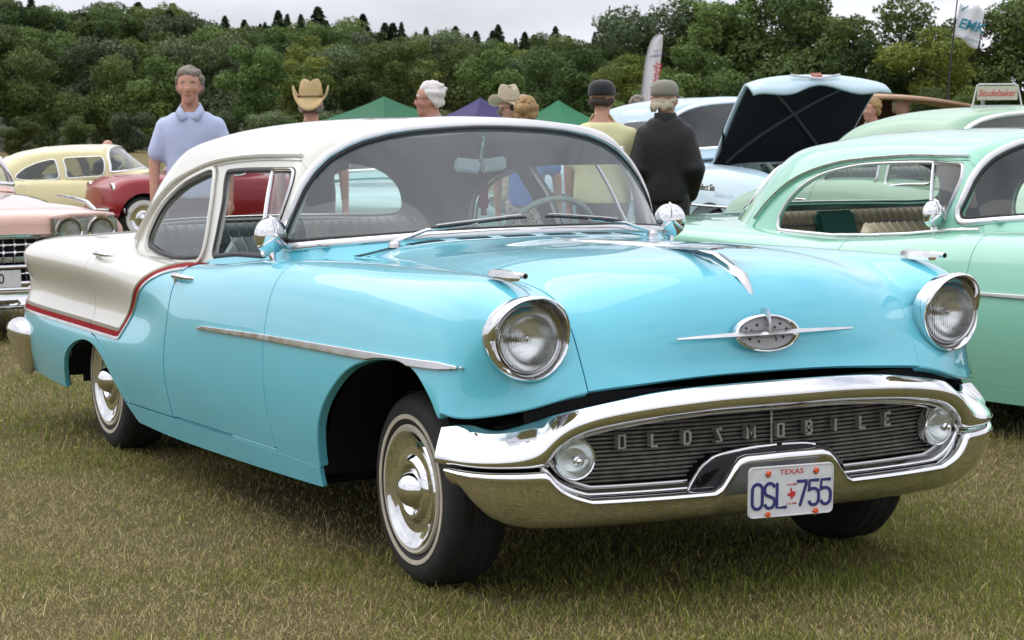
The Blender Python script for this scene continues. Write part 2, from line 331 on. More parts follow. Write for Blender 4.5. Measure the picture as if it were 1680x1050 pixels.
# ---------------- the big 1950s saloon body (used by the turquoise car and the mint hardtop beside it)
LN={ # longitudinal lines of the half body: (x, half width, z)
'T5':[(-4.3,0,.84),(-4.08,0,.875),(-3.3,0,.9),(-1,0,1.0),(-.82,0,1.016),(-.6,0,1.0),(-.4,0,1.002),(0,0,1.012),(.25,0,1.006),(.42,0,.988)],
'T4':[(-4.3,.22,.84),(-4.08,.24,.875),(-3.3,.24,.9),(-1,.23,.997),(-.82,.23,1.012),(-.6,.225,.996),(-.4,.22,.998),(0,.22,1.009),(.25,.22,1.003),(.42,.22,.984)],
'T3':[(-4.3,.42,.838),(-4.08,.45,.87),(-3.3,.46,.89),(-1,.44,.985),(-.82,.43,.993),(-.6,.425,.979),(-.4,.42,.981),(0,.42,.991),(.25,.42,.984),(.42,.42,.964)],
'T2':[(-4.3,.56,.832),(-4.08,.6,.862),(-3.3,.62,.875),(-1,.61,.94),(-.8,.605,.948),(-.4,.6,.95),(0,.597,.947),(.25,.591,.940),(.42,.584,.910)],
'T1':[(-4.3,.64,.828),(-4.08,.69,.858),(-3.3,.71,.87),(-2.2,.73,.85),(-1.2,.70,.93),(-.8,.675,.947),(-.4,.665,.952),(0,.66,.954),(.25,.658,.952),(.42,.655,.943)],
'L0':[(-4.3,.72,.822),(-4.08,.78,.85),(-3.1,.80,.862),(-2.6,.81,.860),(-2.2,.80,.852),(-1.95,.81,.864),(-1.6,.81,.888),(-1.2,.80,.926),(-.8,.775,.947),(-.4,.755,.959),(0,.742,.966),(.25,.736,.969),(.42,.733,.964)],
'L1':[(-4.3,.80,.785),(-4.08,.885,.825),(-3.1,.915,.835),(-2.6,.905,.826),(-2.2,.885,.818),(-1.95,.882,.838),(-1.6,.876,.862),(-1.2,.87,.902),(-.8,.86,.925),(-.4,.85,.94),(0,.84,.946),(.25,.832,.946),(.42,.825,.936)],
'L2':[(-4.3,.83,.735),(-4.08,.915,.752),(-3.1,.945,.762),(-2.6,.94,.757),(-2.2,.922,.742),(-1.95,.925,.762),(-1.6,.926,.787),(-1.2,.926,.82),(-.8,.922,.845),(-.4,.917,.86),(0,.911,.866),(.25,.902,.862),(.42,.887,.848)],
'L3':[(-4.3,.80,.66),(-4.08,.865,.655),(-3.1,.89,.65),(-2.6,.905,.65),(-2.2,.925,.652),(-1.95,.945,.662),(-1.6,.951,.676),(-1.2,.954,.69),(-.8,.954,.702),(-.4,.951,.71),(0,.946,.715),(.25,.94,.71),(.42,.922,.70)],
'L4':[(-4.3,.83,.54),(-4.08,.905,.535),(-3.1,.935,.53),(-2.6,.946,.53),(-2.2,.954,.53),(-1.6,.96,.545),(-.8,.962,.565),(-.4,.96,.582),(0,.955,.60),(.25,.949,.604),(.42,.933,.598)],
'L5':[(-4.3,.83,.40),(-4.08,.915,.40),(-3.1,.945,.40),(-2.2,.95,.40),(-1.6,.952,.405),(-.8,.95,.42),(0,.945,.44),(.42,.92,.46)],
'L6':[(-4.3,.78,.24),(-4.08,.88,.24),(-3.1,.90,.22),(-2.2,.905,.20),(-1.6,.905,.205),(-.8,.905,.225),(-.4,.905,.24),(0,.90,.25),(.42,.88,.27)]}
ORD=['T5','T4','T3','T2','T1','L0','L1','L2','L3','L4','L5','L6']
def mirror_cage(V,F):
    V=[tuple(v) for v in V]; mp=[]; VV=list(V)
    for i,v in enumerate(V):
        if abs(v[1])<1e-6: mp.append(i)
        else: mp.append(len(VV)); VV.append((v[0],-v[1],v[2]))
    return VV,list(F)+[tuple(mp[i] for i in f)[::-1] for f in F]
def orient(V,F,up):
    """consistent winding; 'up' = (vertex index whose normal must have positive z)"""
    me=bpy.data.meshes.new('t'); me.from_pydata(V,[],F); bm=bmesh.new(); bm.from_mesh(me); bmesh.ops.recalc_face_normals(bm,faces=bm.faces); bm.verts.ensure_lookup_table(); bm.normal_update()
    if bm.verts[up].normal.z<0: bmesh.ops.reverse_faces(bm,faces=bm.faces)
    F=[tuple(v.index for v in f.verts) for f in bm.faces]; bm.free(); bpy.data.meshes.remove(me); return F
def saloon_body(lv=4):
    xs=[-4.3,-4.2,-3.9,-3.45,-3.1,-2.8,-2.5,-2.2,-1.95,-1.6,-1.2,-.82,-.6,-.35,-.05,.22,.42]
    V=[];F=[];ID={}
    def add(k,p): ID[k]=len(V); V.append(p); return ID[k]
    for ln in ORD:
        A=np.array(LN[ln]); sp=spline(A,12)
        for i,x in enumerate(xs): add((ln,i),(x,float(np.interp(x,sp[:,0],sp[:,1])),float(np.interp(x,sp[:,0],sp[:,2]))))
    n=len(xs)
    for a,b in zip(ORD[:-1],ORD[1:]):
        for i in range(n-1): F.append((ID[a,i],ID[b,i],ID[b,i+1],ID[a,i+1]))
    rows={'N1':[(.585,0,.932),(.583,.22,.927),(.555,.42,.905),(.508,.58,.872)],
          'N2':[(.662,0,.805),(.660,.22,.803),(.635,.42,.80),(.575,.58,.808)],
          'N3':[(.678,0,.72),(.677,.22,.72),(.660,.42,.715),(.618,.578,.730)],
          'N4':[(.692,0,.683),(.690,.22,.681),(.682,.42,.67),(.655,.577,.657)]}
    prev=[ID[l,n-1] for l in ('T5','T4','T3','T2')]
    for rk in ('N1','N2','N3','N4'):
        cur=[add((l,rk),p) for l,p in zip(('T5','T4','T3','T2'),rows[rk])]
        for j in range(3): F.append((prev[j],prev[j+1],cur[j+1],cur[j]))
        prev=cur
    m=[ID['L3',n-1]]+[add(('m',k),p) for k,p in enumerate([(.492,.880,.668),(.553,.810,.653),(.602,.735,.655),(.632,.655,.670)])]+[ID['T2','N3']]
    q=[ID['L4',n-1]]+[add(('q',k),p) for k,p in enumerate([(.478,.917,.583),(.560,.812,.597),(.615,.73,.618),(.642,.655,.640)])]+[ID['T2','N4']]
    for i in range(5): F.append((m[i],q[i],q[i+1],m[i+1]))
    rg=[add(('r',k),p) for k,p in enumerate([(0.598, 0.733, 0.918), (0.584, 0.814, 0.886), (0.558, 0.844, 0.812), (0.558, 0.816, 0.737), (0.582, 0.744, 0.698), (0.593, 0.676, 0.712), (0.576, 0.635, 0.768), (0.551, 0.628, 0.819), (0.556, 0.661, 0.884)])]
    L0,L1,L2,L3,T1,T2=[ID[k,n-1] for k in ('L0','L1','L2','L3','T1','T2')]
    F+=[(L0,L1,rg[1],rg[0]),(L1,L2,rg[2],rg[1]),(L2,L3,m[1],rg[2]),(rg[2],m[1],m[2],rg[3]),(rg[3],m[2],m[3],rg[4]),(rg[4],m[3],m[4],rg[5]),(rg[5],m[4],m[5],rg[6]),
        (rg[6],m[5],ID['T2','N2'],rg[7]),(rg[7],ID['T2','N2'],ID['T2','N1'],rg[8]),(rg[8],ID['T2','N1'],T2,T1),(rg[8],T1,L0,rg[0])]
    VV,FF=mirror_cage(V,F); FF=orient(VV,FF,ID['T5',14])
    return S(*subdivide(VV,FF,lv,2,.45))
GH=[ # greenhouse rows: belt, mid, header, roof roll, roof; 12 columns front centre -> rear centre
[(-.752,0,.965),(-.782,.305,.96),(-.882,.572,.945),(-1.05,.715,.93),(-1.225,.773,.905),(-1.6,.775,.885),(-1.95,.78,.845),(-2.4,.775,.825),(-2.9,.755,.845),(-3.27,.635,.865),(-3.62,.40,.88),(-3.73,0,.885)],
[(-.955,0,1.17),(-.985,.28,1.165),(-1.07,.52,1.15),(-1.18,.682,1.13),(-1.29,.722,1.12),(-1.62,.715,1.09),(-1.98,.715,1.07),(-2.36,.71,1.06),(-2.8,.70,1.06),(-3.09,.61,1.06),(-3.38,.37,1.08),(-3.48,0,1.085)],
[(-1.16,0,1.362),(-1.17,.26,1.357),(-1.19,.47,1.346),(-1.25,.60,1.322),(-1.35,.652,1.283),(-1.65,.64,1.272),(-2.0,.64,1.262),(-2.35,.635,1.25),(-2.7,.615,1.245),(-2.97,.51,1.25),(-3.1,.3,1.272),(-3.13,0,1.28)],
[(-1.25,0,1.392),(-1.26,.24,1.388),(-1.28,.41,1.376),(-1.34,.515,1.358),(-1.43,.56,1.346),(-1.68,.56,1.342),(-2.0,.56,1.338),(-2.32,.55,1.327),(-2.6,.52,1.315),(-2.8,.42,1.31),(-2.9,.24,1.322),(-2.92,0,1.325)],
[(-1.40,0,1.409),(-1.41,.15,1.407),(-1.44,.24,1.404),(-1.5,.28,1.402),(-1.58,.3,1.401),(-1.75,.3,1.4),(-2.0,.3,1.397),(-2.2,.3,1.39),(-2.4,.28,1.38),(-2.52,.22,1.374),(-2.6,.12,1.372),(-2.62,0,1.372)]]
def ring_house(rows,lv=4,fit=2):
    nc=len(rows[0]); V=[p for r_ in rows for p in r_]; F=[]
    for i in range(len(rows)-1):
        for j in range(nc-1): F.append((i*nc+j,i*nc+j+1,(i+1)*nc+j+1,(i+1)*nc+j))
    VV,FF=mirror_cage(V,F); k=(len(rows)-1)*nc
    mp={v:i for i,v in enumerate(VV)}; mi=lambda i:mp[(VV[i][0],-VV[i][1],VV[i][2])] if abs(VV[i][1])>1e-6 else i
    for j in range(nc-1):
        a,b=k+j,k+j+1; f=[a,b,mi(b),mi(a)]; g=[]
        for x in f:
            if x not in g: g.append(x)
        FF.append(tuple(g))
    FF=orient(VV,FF,k+5); return S(*subdivide(VV,FF,lv,fit))
HC=(-2.1,.9)
def cyl(P,c=HC): return np.stack([np.arctan2(np.abs(P[:,1]),P[:,0]-c[0])*c[1],P[:,2]],1)
FOOT=[(-.88,0),(-.91,.28),(-1.0,.52),(-1.12,.655),(-1.26,.72),(-1.95,.755),(-2.4,.755),(-2.9,.735),(-3.22,.62),(-3.55,.4),(-3.66,0)]
FOOT=FOOT+[(x,-y) for x,y in FOOT[-2:0:-1]]
ARCHF=np.concatenate([[(-.52,-.1)],spline([(-.515,.2),(-.51,.27),(-.49,.355),(-.44,.46),(-.35,.555),(-.2,.652),(-.05,.698),(.09,.716),(.2,.716),(.29,.692),(.37,.635),(.42,.58),(.47,.535)],6),[(.9,.53),(.9,-.1)]])
ARCHR=np.concatenate([[(-3.5,-.1)],spline([(-3.49,.2),(-3.475,.26),(-3.38,.375),(-3.24,.445),(-3.06,.482),(-2.89,.472),(-2.75,.42),(-2.65,.343),(-2.54,.26),(-2.43,.20)],6),[(-2.38,.1),(-2.36,-.1)]])
DOORF=[(-.905,1.1),(-.90,.84),(-.895,.7),(-.893,.56),(-.885,.43),(-.865,.31),(-1.9,.292),(-1.945,.285),(-1.95,.5),(-1.935,.7),(-1.95,1.1)]
DOORR=[(-1.956,1.1),(-1.941,.7),(-1.956,.5),(-1.951,.285),(-2.47,.275)]+[tuple(p) for p in spline([(-2.50,.275),(-2.615,.365),(-2.72,.452),(-2.87,.505),(-2.95,.515)],5)]+[(-2.985,.56),(-3.0,.7),(-3.02,1.1)]
WHITE=[(-4.8,.545)]+[(-2.60,.557)]+[tuple(p) for p in spline([(-2.565,.56),(-2.44,.672),(-2.335,.765),(-2.23,.822),(-2.1,.856),(-1.9,.88)],6)]+[(-1.7,1.2),(-4.8,1.2)]
SPEAR=[(-1.575,.659),(-.9,.681),(-.17,.697),(.40,.713),(.505,.723),(.40,.731),(-.17,.717),(-.9,.696),(-1.5,.671)]
WS=[(-1,1.03),(0,1.03),(.104,1.029),(.257,1.024),(.404,1.011),(.512,1.0),(.6,.988),(.63,.99),(.634,1.0),(.622,1.03),(.601,1.093),(.579,1.162),(.55,1.22),(.512,1.267),(.46,1.303),(.409,1.327),(.332,1.348),(.248,1.36),(.113,1.369),(0,1.372),(-1,1.372)]
RQ=[(1.34,.885),(1.361,.977),(1.416,1.09),(1.50,1.19),(1.52,1.197)]+[tuple(p) for p in spline([(1.54,1.196),(1.64,1.184),(1.75,1.164),(1.84,1.143),(1.907,1.116),(1.966,1.085),(2.017,1.045),(2.047,.989),(2.07,.915)],4)]+[(2.05,.89),(1.9,.868),(1.746,.862),(1.587,.868)]
FD=[(1.333,1.207),(1.08,1.218),(.811,1.226),(.645,1.233),(.632,1.225),(.633,1.185),(.648,1.122),(.672,1.046),(.70,.96),(.72,.925),(.95,.915),(1.22,.89),(1.222,.983),(1.243,1.096)]
RW=[tuple(p) for p in spline([(2.47,.935),(2.39,.95),(2.37,1.0),(2.385,1.1),(2.46,1.18),(2.6,1.218)],5)]+[(4,1.235),(4,.935)]
DRIP=[(2.201,.898),(2.16,.981),(2.118,1.039),(2.062,1.1),(1.993,1.145),(1.91,1.175),(1.805,1.199),(1.66,1.223),(1.488,1.24),(1.217,1.256),(.933,1.268),(.741,1.274),(.603,1.277)]
def surf_pts(s,uz,side,fn=cyl):
    m=(s.V[:,1]*side>0); V,N=s.V[m],s.N[m]; C=fn(V); out=[]
    for q in uz:
        d2=((C-q)**2).sum(1); ix=np.argpartition(d2,8)[:8]; w=1/(d2[ix]+1e-6); w/=w.sum(); out.append(np.concatenate([(V[ix]*w[:,None]).sum(0),(N[ix]*w[:,None]).sum(0)]))
    out=np.array(out); return out
XZ=lambda P:P[:,[0,2]]
side_=lambda nm:{1:lambda c:c[:,1]>0,-1:lambda c:c[:,1]<0}[nm]
_XB=spline([(-.2,.792),(0,.80),(.2,.792),(.4,.775),(.6,.742),(.7,.715),(.8,.672),(.87,.63),(.93,.57),(.976,.487),(1.0,.43)],14)
_XB=_XB[np.argsort(_XB[:,0])]
def xb(w): return np.interp(np.abs(w),_XB[:,0],_XB[:,1])
_ZC={}
def _zx(w,A):
    k=id(A)
    if k not in _ZC:
        q=spline([(-A[1][0],A[1][1])]+list(A)+[(2*A[-1][0]-A[-2][0],2*A[-1][1]-A[-2][1])],12); q=q[np.argsort(q[:,0])]; x=np.linspace(0,.98,500); y=np.interp(x,q[:,0],q[:,1])
        for _ in range(6): y[1:-1]=(y[:-2]+2*y[1:-1]+y[2:])/4
        _ZC[k]=(x,y)
    return np.interp(np.abs(w),*_ZC[k])
ZT=[(0,.661),(.25,.657),(.4,.648),(.52,.632),(.62,.615),(.70,.597),(.78,.570),(.86,.551),(.92,.556),(.95,.563),(.976,.555)]
ZU=[(0,.585),(.19,.584),(.33,.578),(.45,.569),(.56,.555),(.63,.539),(.675,.518),(.705,.495),(.722,.470),(.735,.456),(.76,.450),(.80,.448),(.9,.449),(.976,.458)]
ZC=[(0,.628),(.19,.627),(.33,.621),(.45,.612),(.56,.598),(.63,.582),(.68,.562),(.72,.530),(.75,.500),(.79,.482),(.85,.474),(.92,.472),(.976,.476)]
ZL=[(0,.357),(.56,.357),(.62,.363),(.66,.376),(.69,.393),(.71,.412),(.722,.428),(.74,.438),(.80,.437),(.9,.438),(.976,.447)]
ZB=[(0,.268),(.7,.266),(.8,.272),(.86,.285),(.90,.305),(.93,.34),(.95,.385),(.976,.44)]
def smin(x): return x
_WH={}
def wheel(parent,x,y,s,r_=.295,ww=(.232,.247),hub=None,clean=False):
    """steel wheel with full disc; s=+1 outer face towards +y"""
    w=bpy.data.objects.new('wheel',None); COL.objects.link(w); w.parent=parent; w.location=(x,y,r_-.012 if r_>.3 else r_+.004); w.scale=(1,s,1)
    key=(r_,ww,clean)
    if key in _WH:
        for n_,me_ in _WH[key]: link(n_,me_,None,w)
        return w
    t=B(); k=r_/.318
    t.lathe([(.19*k,-.08),(.215*k,-.098),(.27*k,-.10),(.303*k,-.086),(.315*k,-.06),(.318*k,-.03),(.318*k,.03),(.315*k,.06),(.305*k,.083),(.285*k,.096),(.262*k,.101),(.235*k,.1),(.212*k,.094),(.2*k,.07)],72,cap=False); 
    t.obj('tyre',M['rubber'],w,smooth=50)
    for j in range(3):
        g=B(); g.lathe([(.3185*k,-.045+j*.04),(.3205*k,-.043+j*.04),(.3205*k,-.017+j*.04),(.3185*k,-.015+j*.04)],72,cap=False); g.obj('tread_rib',M['rubber'],w)
    b=B(); b.lathe([(ww[0]*k,.0985),(ww[0]*k,.1025),((ww[0]+ww[1])/2*k,.1035),(ww[1]*k,.1030),(ww[1]*k,.098)],72,cap=False); b.obj('whitewall',M['wwclean' if clean else 'whitewall'],w)
    b=B(); b.lathe([(.214*k,.07),(.213*k,.098),(.207*k,.104),(.198*k,.102),(.19*k,.094)],72,cap=False); b.obj('rim',M['whitewall'] if not clean else M['chrome'],w)
    b=B(); b.lathe([(.192*k,.088),(.196*k,.100),(.192*k,.106),(.184*k,.104),(.176*k,.098),(.170*k,.0965),(.163*k,.093),(.157*k,.0925),(.15*k,.089),(.144*k,.0885),(.137*k,.085),(.13*k,.084),(.124*k,.080),(.118*k,.083),(.108*k,.094),(.096*k,.101),(.084*k,.101),(.074*k,.095),(.067*k,.091),(.063*k,.093),(.06*k,.101),(.052*k,.115),(.042*k,.126),(.03*k,.134),(.015*k,.139),(.003*k,.14)],72); b.obj('hubcap',M['chrome'],w,smooth=28)
    _WH[key]=[(c_.name.split('.')[0],c_.data) for c_ in COL.objects if c_.parent==w]
    return w
def mirror_part(parent,x,y,z,s,m='chrome'):
    """round chrome rear-view mirror with a ribbed back, on a short stem"""
    e=bpy.data.objects.new('door_mirror',None); COL.objects.link(e); e.parent=parent; e.location=(x,y,z); e.rotation_euler=(0,0,R(-12*s)); e.scale=(.88,.88,.93)
    b=B(); b.lathe([(.064,-.03),(.068,-.022),(.068,.004),(.060,.012),(.04,.022),(.02,.027),(.003,.028)],40,'x'); b.obj('mirror_head',M['chrome'],e,smooth=30)
    b=B(); b.lathe([(.062,-.031),(.03,-.0325),(.002,-.033)],40,'x'); b.obj('mirror_glass',M['steel'],e)
    b=B()
    for a in (90,215,325): b.tube([(.034,0,0),(.030,.03*math.cos(R(a)),.03*math.sin(R(a))),(.017,.06*math.cos(R(a)),.06*math.sin(R(a))),(-.01,.070*math.cos(R(a)),.070*math.sin(R(a)))],.005,8)
    b.lathe([(.012,.02),(.012,.034),(.004,.04)],16,'x'); b.obj('rib',M['chrome'],e)
    b=B(); b.tube([(0,0,-.06),(.0,0,-.075),(.004,-.0*s,-.095)],[.012,.014,.011],12); b.lathe([(.036,-.125),(.036,-.117),(.028,-.109),(.014,-.10),(.009,-.09)],24,'z',c=(.004,0,.0)); b.obj('stem',M['chrome'],e)
    return e
def saloon(root,paint_lo,paint_hi,paint_roof,hardtop=False,full=True):
    P=lambda s,n,m,**k:s.obj(n,m,root,**k)
    body=saloon_body(3 if hardtop else 4); lowres=saloon_body(3)
    f=np.maximum(sdf(FOOT,body.V[:,:2]),.74-body.V[:,2]); body=body.cut(f)[1]
    body=body.outside(lambda V:sdf(ARCHF,XZ(V))); body=body.outside(lambda V:sdf(ARCHR,XZ(V)))
    ish=lowres; ish=ish.cut(np.maximum(sdf(FOOT,ish.V[:,:2]),.74-ish.V[:,2]))[1].outside(lambda V:sdf(ARCHF,XZ(V))).outside(lambda V:sdf(ARCHR,XZ(V))); ish=ish.off(-.024).outside(lambda V:V[:,0]*0+np.where((V[:,0]>.40)|(V[:,2]<.2),-1.,1.)); P(S(ish.V,ish.N,ish.T),'gap_shade_shell',M['black'],rim=0)  # black sheet added behind the panels to keep light out of the gaps
    wg=lambda V:np.interp(V[:,0],[-.8,.1,.45,.7],[.607,.602,.583,.577]); hr=lambda V:-.66-.16*(np.abs(V[:,1])/.6)**2
    hf=lambda V:np.maximum(np.abs(V[:,1])-wg(V),hr(V)-V[:,0]); hood,rest=body.inside(lambda V:hf(V)+.0035),body.outside(lambda V:hf(V)-.0035)
    cf=lambda V:np.maximum(np.abs(V[:,1])-.69,V[:,0]-hr(V)-.001)
    cfl=lambda V:np.maximum(cf(V),-1.3-V[:,0]); cowl,rest=rest.inside(lambda V:cfl(V)),rest.outside(lambda V:cfl(V)-.0)
    P(hood,'hood',paint_lo,rim=.02); P(cowl,'cowl_panel',paint_lo,rim=0)
    vg=None
    for yc in np.linspace(-.56,.56,8):
        vv=bpy.data.objects.new('cowl_vent',None); COL.objects.link(vv); vv.parent=root
        for j in range(12):
            y=yc-.05+.1*j/11; x1=-.69-.16*(y/.6)**2; b=B(); rows=[]
            for x in np.linspace(x1-.062,x1-.008,4):
                d2=((cowl.V[:,:2]-[x,y])**2).sum(1); ix=np.argpartition(d2,5)[:5]; w_=1/(d2[ix]+1e-6); z=float((cowl.V[ix,2]*w_).sum()/w_.sum())+.0016; rows.append([(x,y-.0026,z-.004),(x,y-.0026,z),(x,y+.0026,z),(x,y+.0026,z-.004)])
            b.grid(rows); b.obj('vent_slot',M['seal'],vv,smooth=0)
    up=lambda V:V  # doors
    dfront,rest=rest.inside(lambda V:sdf(DOORF,XZ(V))+.0032),rest.outside(lambda V:sdf(DOORF,XZ(V))-.0032)
    if not hardtop:
        drear,rest=rest.inside(lambda V:sdf(DOORR,XZ(V))+.0032),rest.outside(lambda V:sdf(DOORR,XZ(V))-.0032)
    else: drear=None
    rk=lambda V:np.maximum(V[:,2]-np.interp(V[:,0],[-2.5,-1.9,-.78],[.272,.285,.303]),np.abs(V[:,0]+1.63)-1.13)
    rocker,rest=rest.inside(lambda V:rk(V)+.0025),rest.outside(lambda V:rk(V)-.0025)
    tl=lambda V:np.maximum(np.abs(V[:,1])-.6,V[:,0]+3.72); trunk,rest=rest.inside(lambda V:tl(V)+.002),rest.outside(lambda V:tl(V)-.002)
    P(trunk,'trunk_lid',paint_hi)
    for s in (-1,1):
        h=side_(s); fen=rest.sel(lambda c:h(c)&(c[:,0]>-1.3)); qu=rest.sel(lambda c:h(c)&(c[:,0]<=-1.3))
        P(fen,'front_fender',paint_lo,rim=.03,roll=.006); P(rocker.sel(h),'rocker_panel',paint_lo); P(dfront.sel(h),'front_door',paint_lo)
        for src,nm in ((qu,'quarter_panel'),)+(((drear.sel(h),'rear_door'),) if drear else ()):
            w,b_=src.cut(sdf(WHITE,XZ(src.V))); P(b_,nm,paint_lo,rim=.02)
            if len(w.T): P(w,'upper_'+nm,paint_hi,rim=.014)
            # two-tone stripe laid on the colour break
            if paint_hi is not paint_lo:
                fz=lambda V:sdf(WHITE,XZ(V))
                for lo,hi,nm2,mm,o_ in ((-.012,.001,'upper_stripe_trim',M['bronze'],.004),(.001,.023,'red_stripe',M['redstripe'],.003),(.023,.033,'lower_stripe_trim',M['steel'],.005)):
                    st=src.inside(lambda V:fz(V)-hi).outside(lambda V:fz(V)-lo).inside(lambda V:V[:,2]-.868)
                    if len(st.T): P(st.off(o_),nm2,mm,rim=.006,roll=.001)
        # side spear
        allp=[x for x in (fen,dfront.sel(h))]
        for src in allp:
            st=src.inside(lambda V:np.maximum(sdf(SPEAR,XZ(V)),.84-np.abs(V[:,1])))
            if len(st.T): P(st.off(.011),'side_spear',M['steel'],rim=.012,roll=.003)
        # wheel wells, inner panels
    wb=B()
    for s in (-1,1):
        for cx,rr in ((-.05,.455),(-2.97,.47)):
            n=18; rows=[]
            for i in range(n+1):
                a=math.pi*i/n; rows.append([(cx+rr*math.cos(a),s*.84,.40+.36*math.sin(a)),(cx+rr*math.cos(a),s*.55,.40+.36*math.sin(a))])
            wb.grid(rows)
    for s in (-1,1):
        for A_ in (ARCHF[1:-2],ARCHR[1:-2]): wb.grid([[(x,s*.905,z+.006),(x,s*.5,z+.006)] for x,z in A_ if z>.26])
    wb.box((-1.5,0,.25),(1.75,1.74,.05)); wb.box((-1.85,0,.27),(4.5,1.05,.05)); wb.box((.32,0,.31),(.5,1.0,.04)); wb.box((-3.85,0,.29),(.62,1.5,.04)); wb.box((-.7,0,.62),(.03,1.6,.6)); [wb.box((cx,s_*.5,.60),(.90,.02,.44)) for cx in (-.05,-2.97) for s_ in (-1,1)]; [wb.box((-3.45,s_*.665,.40),(.02,.33,.29)) for s_ in (-1,1)]; wb.box((-3.9,0,.36),(.7,1.3,.04)); wb.box((.35,0,.58),(.02,1.1,.34)); wb.obj('underbody',M['black'],root,smooth=0)  # floor boxes widened and lowered to block sky light, deepening the shadow beneath
    gh=[[tuple(p) for p in r_] for r_ in GH]
    if hardtop:
        gh=[[(x,y,z-(0 if z<1 else (z-1)*.09)) for x,y,z in r_] for r_ in gh]
    G=ring_house(gh,3 if hardtop else 4); Z=lambda V:np.stack([cyl(V)[:,0],V[:,2] if not hardtop else np.where(V[:,2]<1,V[:,2],1+(V[:,2]-1)/.91)],1)
    ws,G1=G.cut(sdf(WS,Z(G.V))); rw,G1=G1.cut(sdf(RW,Z(G1.V)))
    wins=[]
    if hardtop:
        HQ=[(.628,1.245),(.63,1.185),(.648,1.122),(.672,1.046),(.70,.96),(.73,.90),(1.5,.86),(2.02,.86)]+[tuple(p) for p in spline([(2.045,.92),(2.015,1.02),(1.945,1.105),(1.80,1.172),(1.5,1.218),(1.2,1.236),(.8,1.25)],5)]
        fr,G1=G1.cut(sdf(HQ,Z(G1.V))); 
    else:
        q,G1=G1.cut(sdf(RQ,Z(G1.V))); fr,G1=G1.cut(sdf(FD,Z(G1.V)))
    G1=G1.outside(lambda V:np.maximum(sdf([(x,y*1.0) for x,y in FOOT],V[:,:2]),V[:,2]-.86)) if False else G1
    # door frames (below the drip rail) against the roof proper
    lid=lambda V:sdf([(u_,z_-.012) for u_,z_ in DRIP]+[(.55,1.2),(.55,.5),(2.3,.5)],Z(V))
    frame,roof=G1.cut(lid(G1.V))
    apron,roof=roof.cut(np.maximum(roof.V[:,2]-np.interp(cyl(roof.V)[:,0],[0,.5,.64,.70],[1.05,1.02,1.0,.96]),cyl(roof.V)[:,0]-.70)); P(apron,'cowl_apron',paint_lo,rim=0)
    P(roof,'roof',paint_roof,rim=.012)
    hl=G1.off(-.022); P(S(hl.V,-hl.N,hl.T[:,::-1]),'headliner',M['headliner'],rim=0)
    fa=lambda V:np.maximum(V[:,2]-np.interp(cyl(V)[:,0],[.6,.8,1.28],[.985,.925,.873]),cyl(V)[:,0]-1.28); sillf,frame=frame.cut(fa(frame.V))
    for s in (-1,1):
        q_=sillf.sel(side_(s)); len(q_.T) and P(q_.off(-.004),'belt_panel',paint_lo,rim=0)
    for s in (-1,1): P(frame.sel(side_(s)).off(-.006),'door_frame',paint_roof,rim=.02)
    P(ws.off(-.008),'windshield',M['wsglass'] if not hardtop else M['glass'],rim=0); P(rw.off(-.008),'rear_window',M['glass'],rim=0)
    loop_trim(ws,None,bead(.016,.008),'windshield_seal',M['seal'],root,off=-.004)
    l=max(ws.loops(),key=len); Q=np.concatenate([ws.V[l],ws.N[l]],1); Q=smoothloop(resample(Q,.015,True),True,4)
    T=np.roll(Q[:,:3],-1,0)-np.roll(Q[:,:3],1,0); T/=np.linalg.norm(T,axis=1,keepdims=True); Bn=np.cross(T,Q[:,3:]); c=Q[:,:3].mean(0); sg=np.sign(((Q[:,:3]-c)*Bn).sum(1).mean())
    molding(Q[:,:3]+sg*Bn*.022,Q[:,3:],bead(.034,.012,9),'windshield_molding',M['steel'] if hardtop else M['steel'],root)
    loop_trim(rw,None,bead(.03,.010),'rear_window_molding',M['chrome'],root)
    for s in (-1,1):
        # drip rail
        A=surf_pts(G,[(u_,z_ if not hardtop else 1+(z_-1)*.91 if z_>1 else z_) for u_,z_ in DRIP],s); A=smoothloop(resample(spline(A,6),.02,False),False,6)
        molding(A[:,:3],A[:,3:],[(-.006,-.004),(-.007,.012),(0,.017),(.006,.013),(.004,-.004)],'drip_rail',paint_roof if not hardtop else M['steel'],root,closed=False)
        h=side_(s)
        if not hardtop:
            qs=q.sel(h); P(qs.off(-.012),'rear_door_glass',M['glass'],rim=0); loop_trim(qs,None,bead(.02,.007),'window_seal',M['seal'],root,off=-.006); loop_trim(qs,None,[(-.03,0),(-.028,.006),(-.014,.008),(-.012,0)] if s>0 else [(.012,0),(.014,.008),(.028,.006),(.03,0)],'window_frame',paint_roof,root)
        fs=fr.sel(h); vent,dg=fs.cut(np.stack([cyl(fs.V)[:,0]-np.interp(fs.V[:,2],[.9,1.04,1.225],[.74,.762,.775])],1)[:,0])
        P(vent.off(-.01),'vent_window',M['glass'],rim=0); loop_trim(vent,None,bead(.016,.012),'vent_frame',M['steel'],root,off=-.008)
        loop_trim(fs,None,bead(.022,.008),'window_seal',M['seal'] if not hardtop else M['steel'],root,off=-.008)
        if not hardtop and s>0: P(dg.off(-.012),'front_door_glass',M['glass'],rim=0)
        if hardtop:
            c_=B(); 
    return G
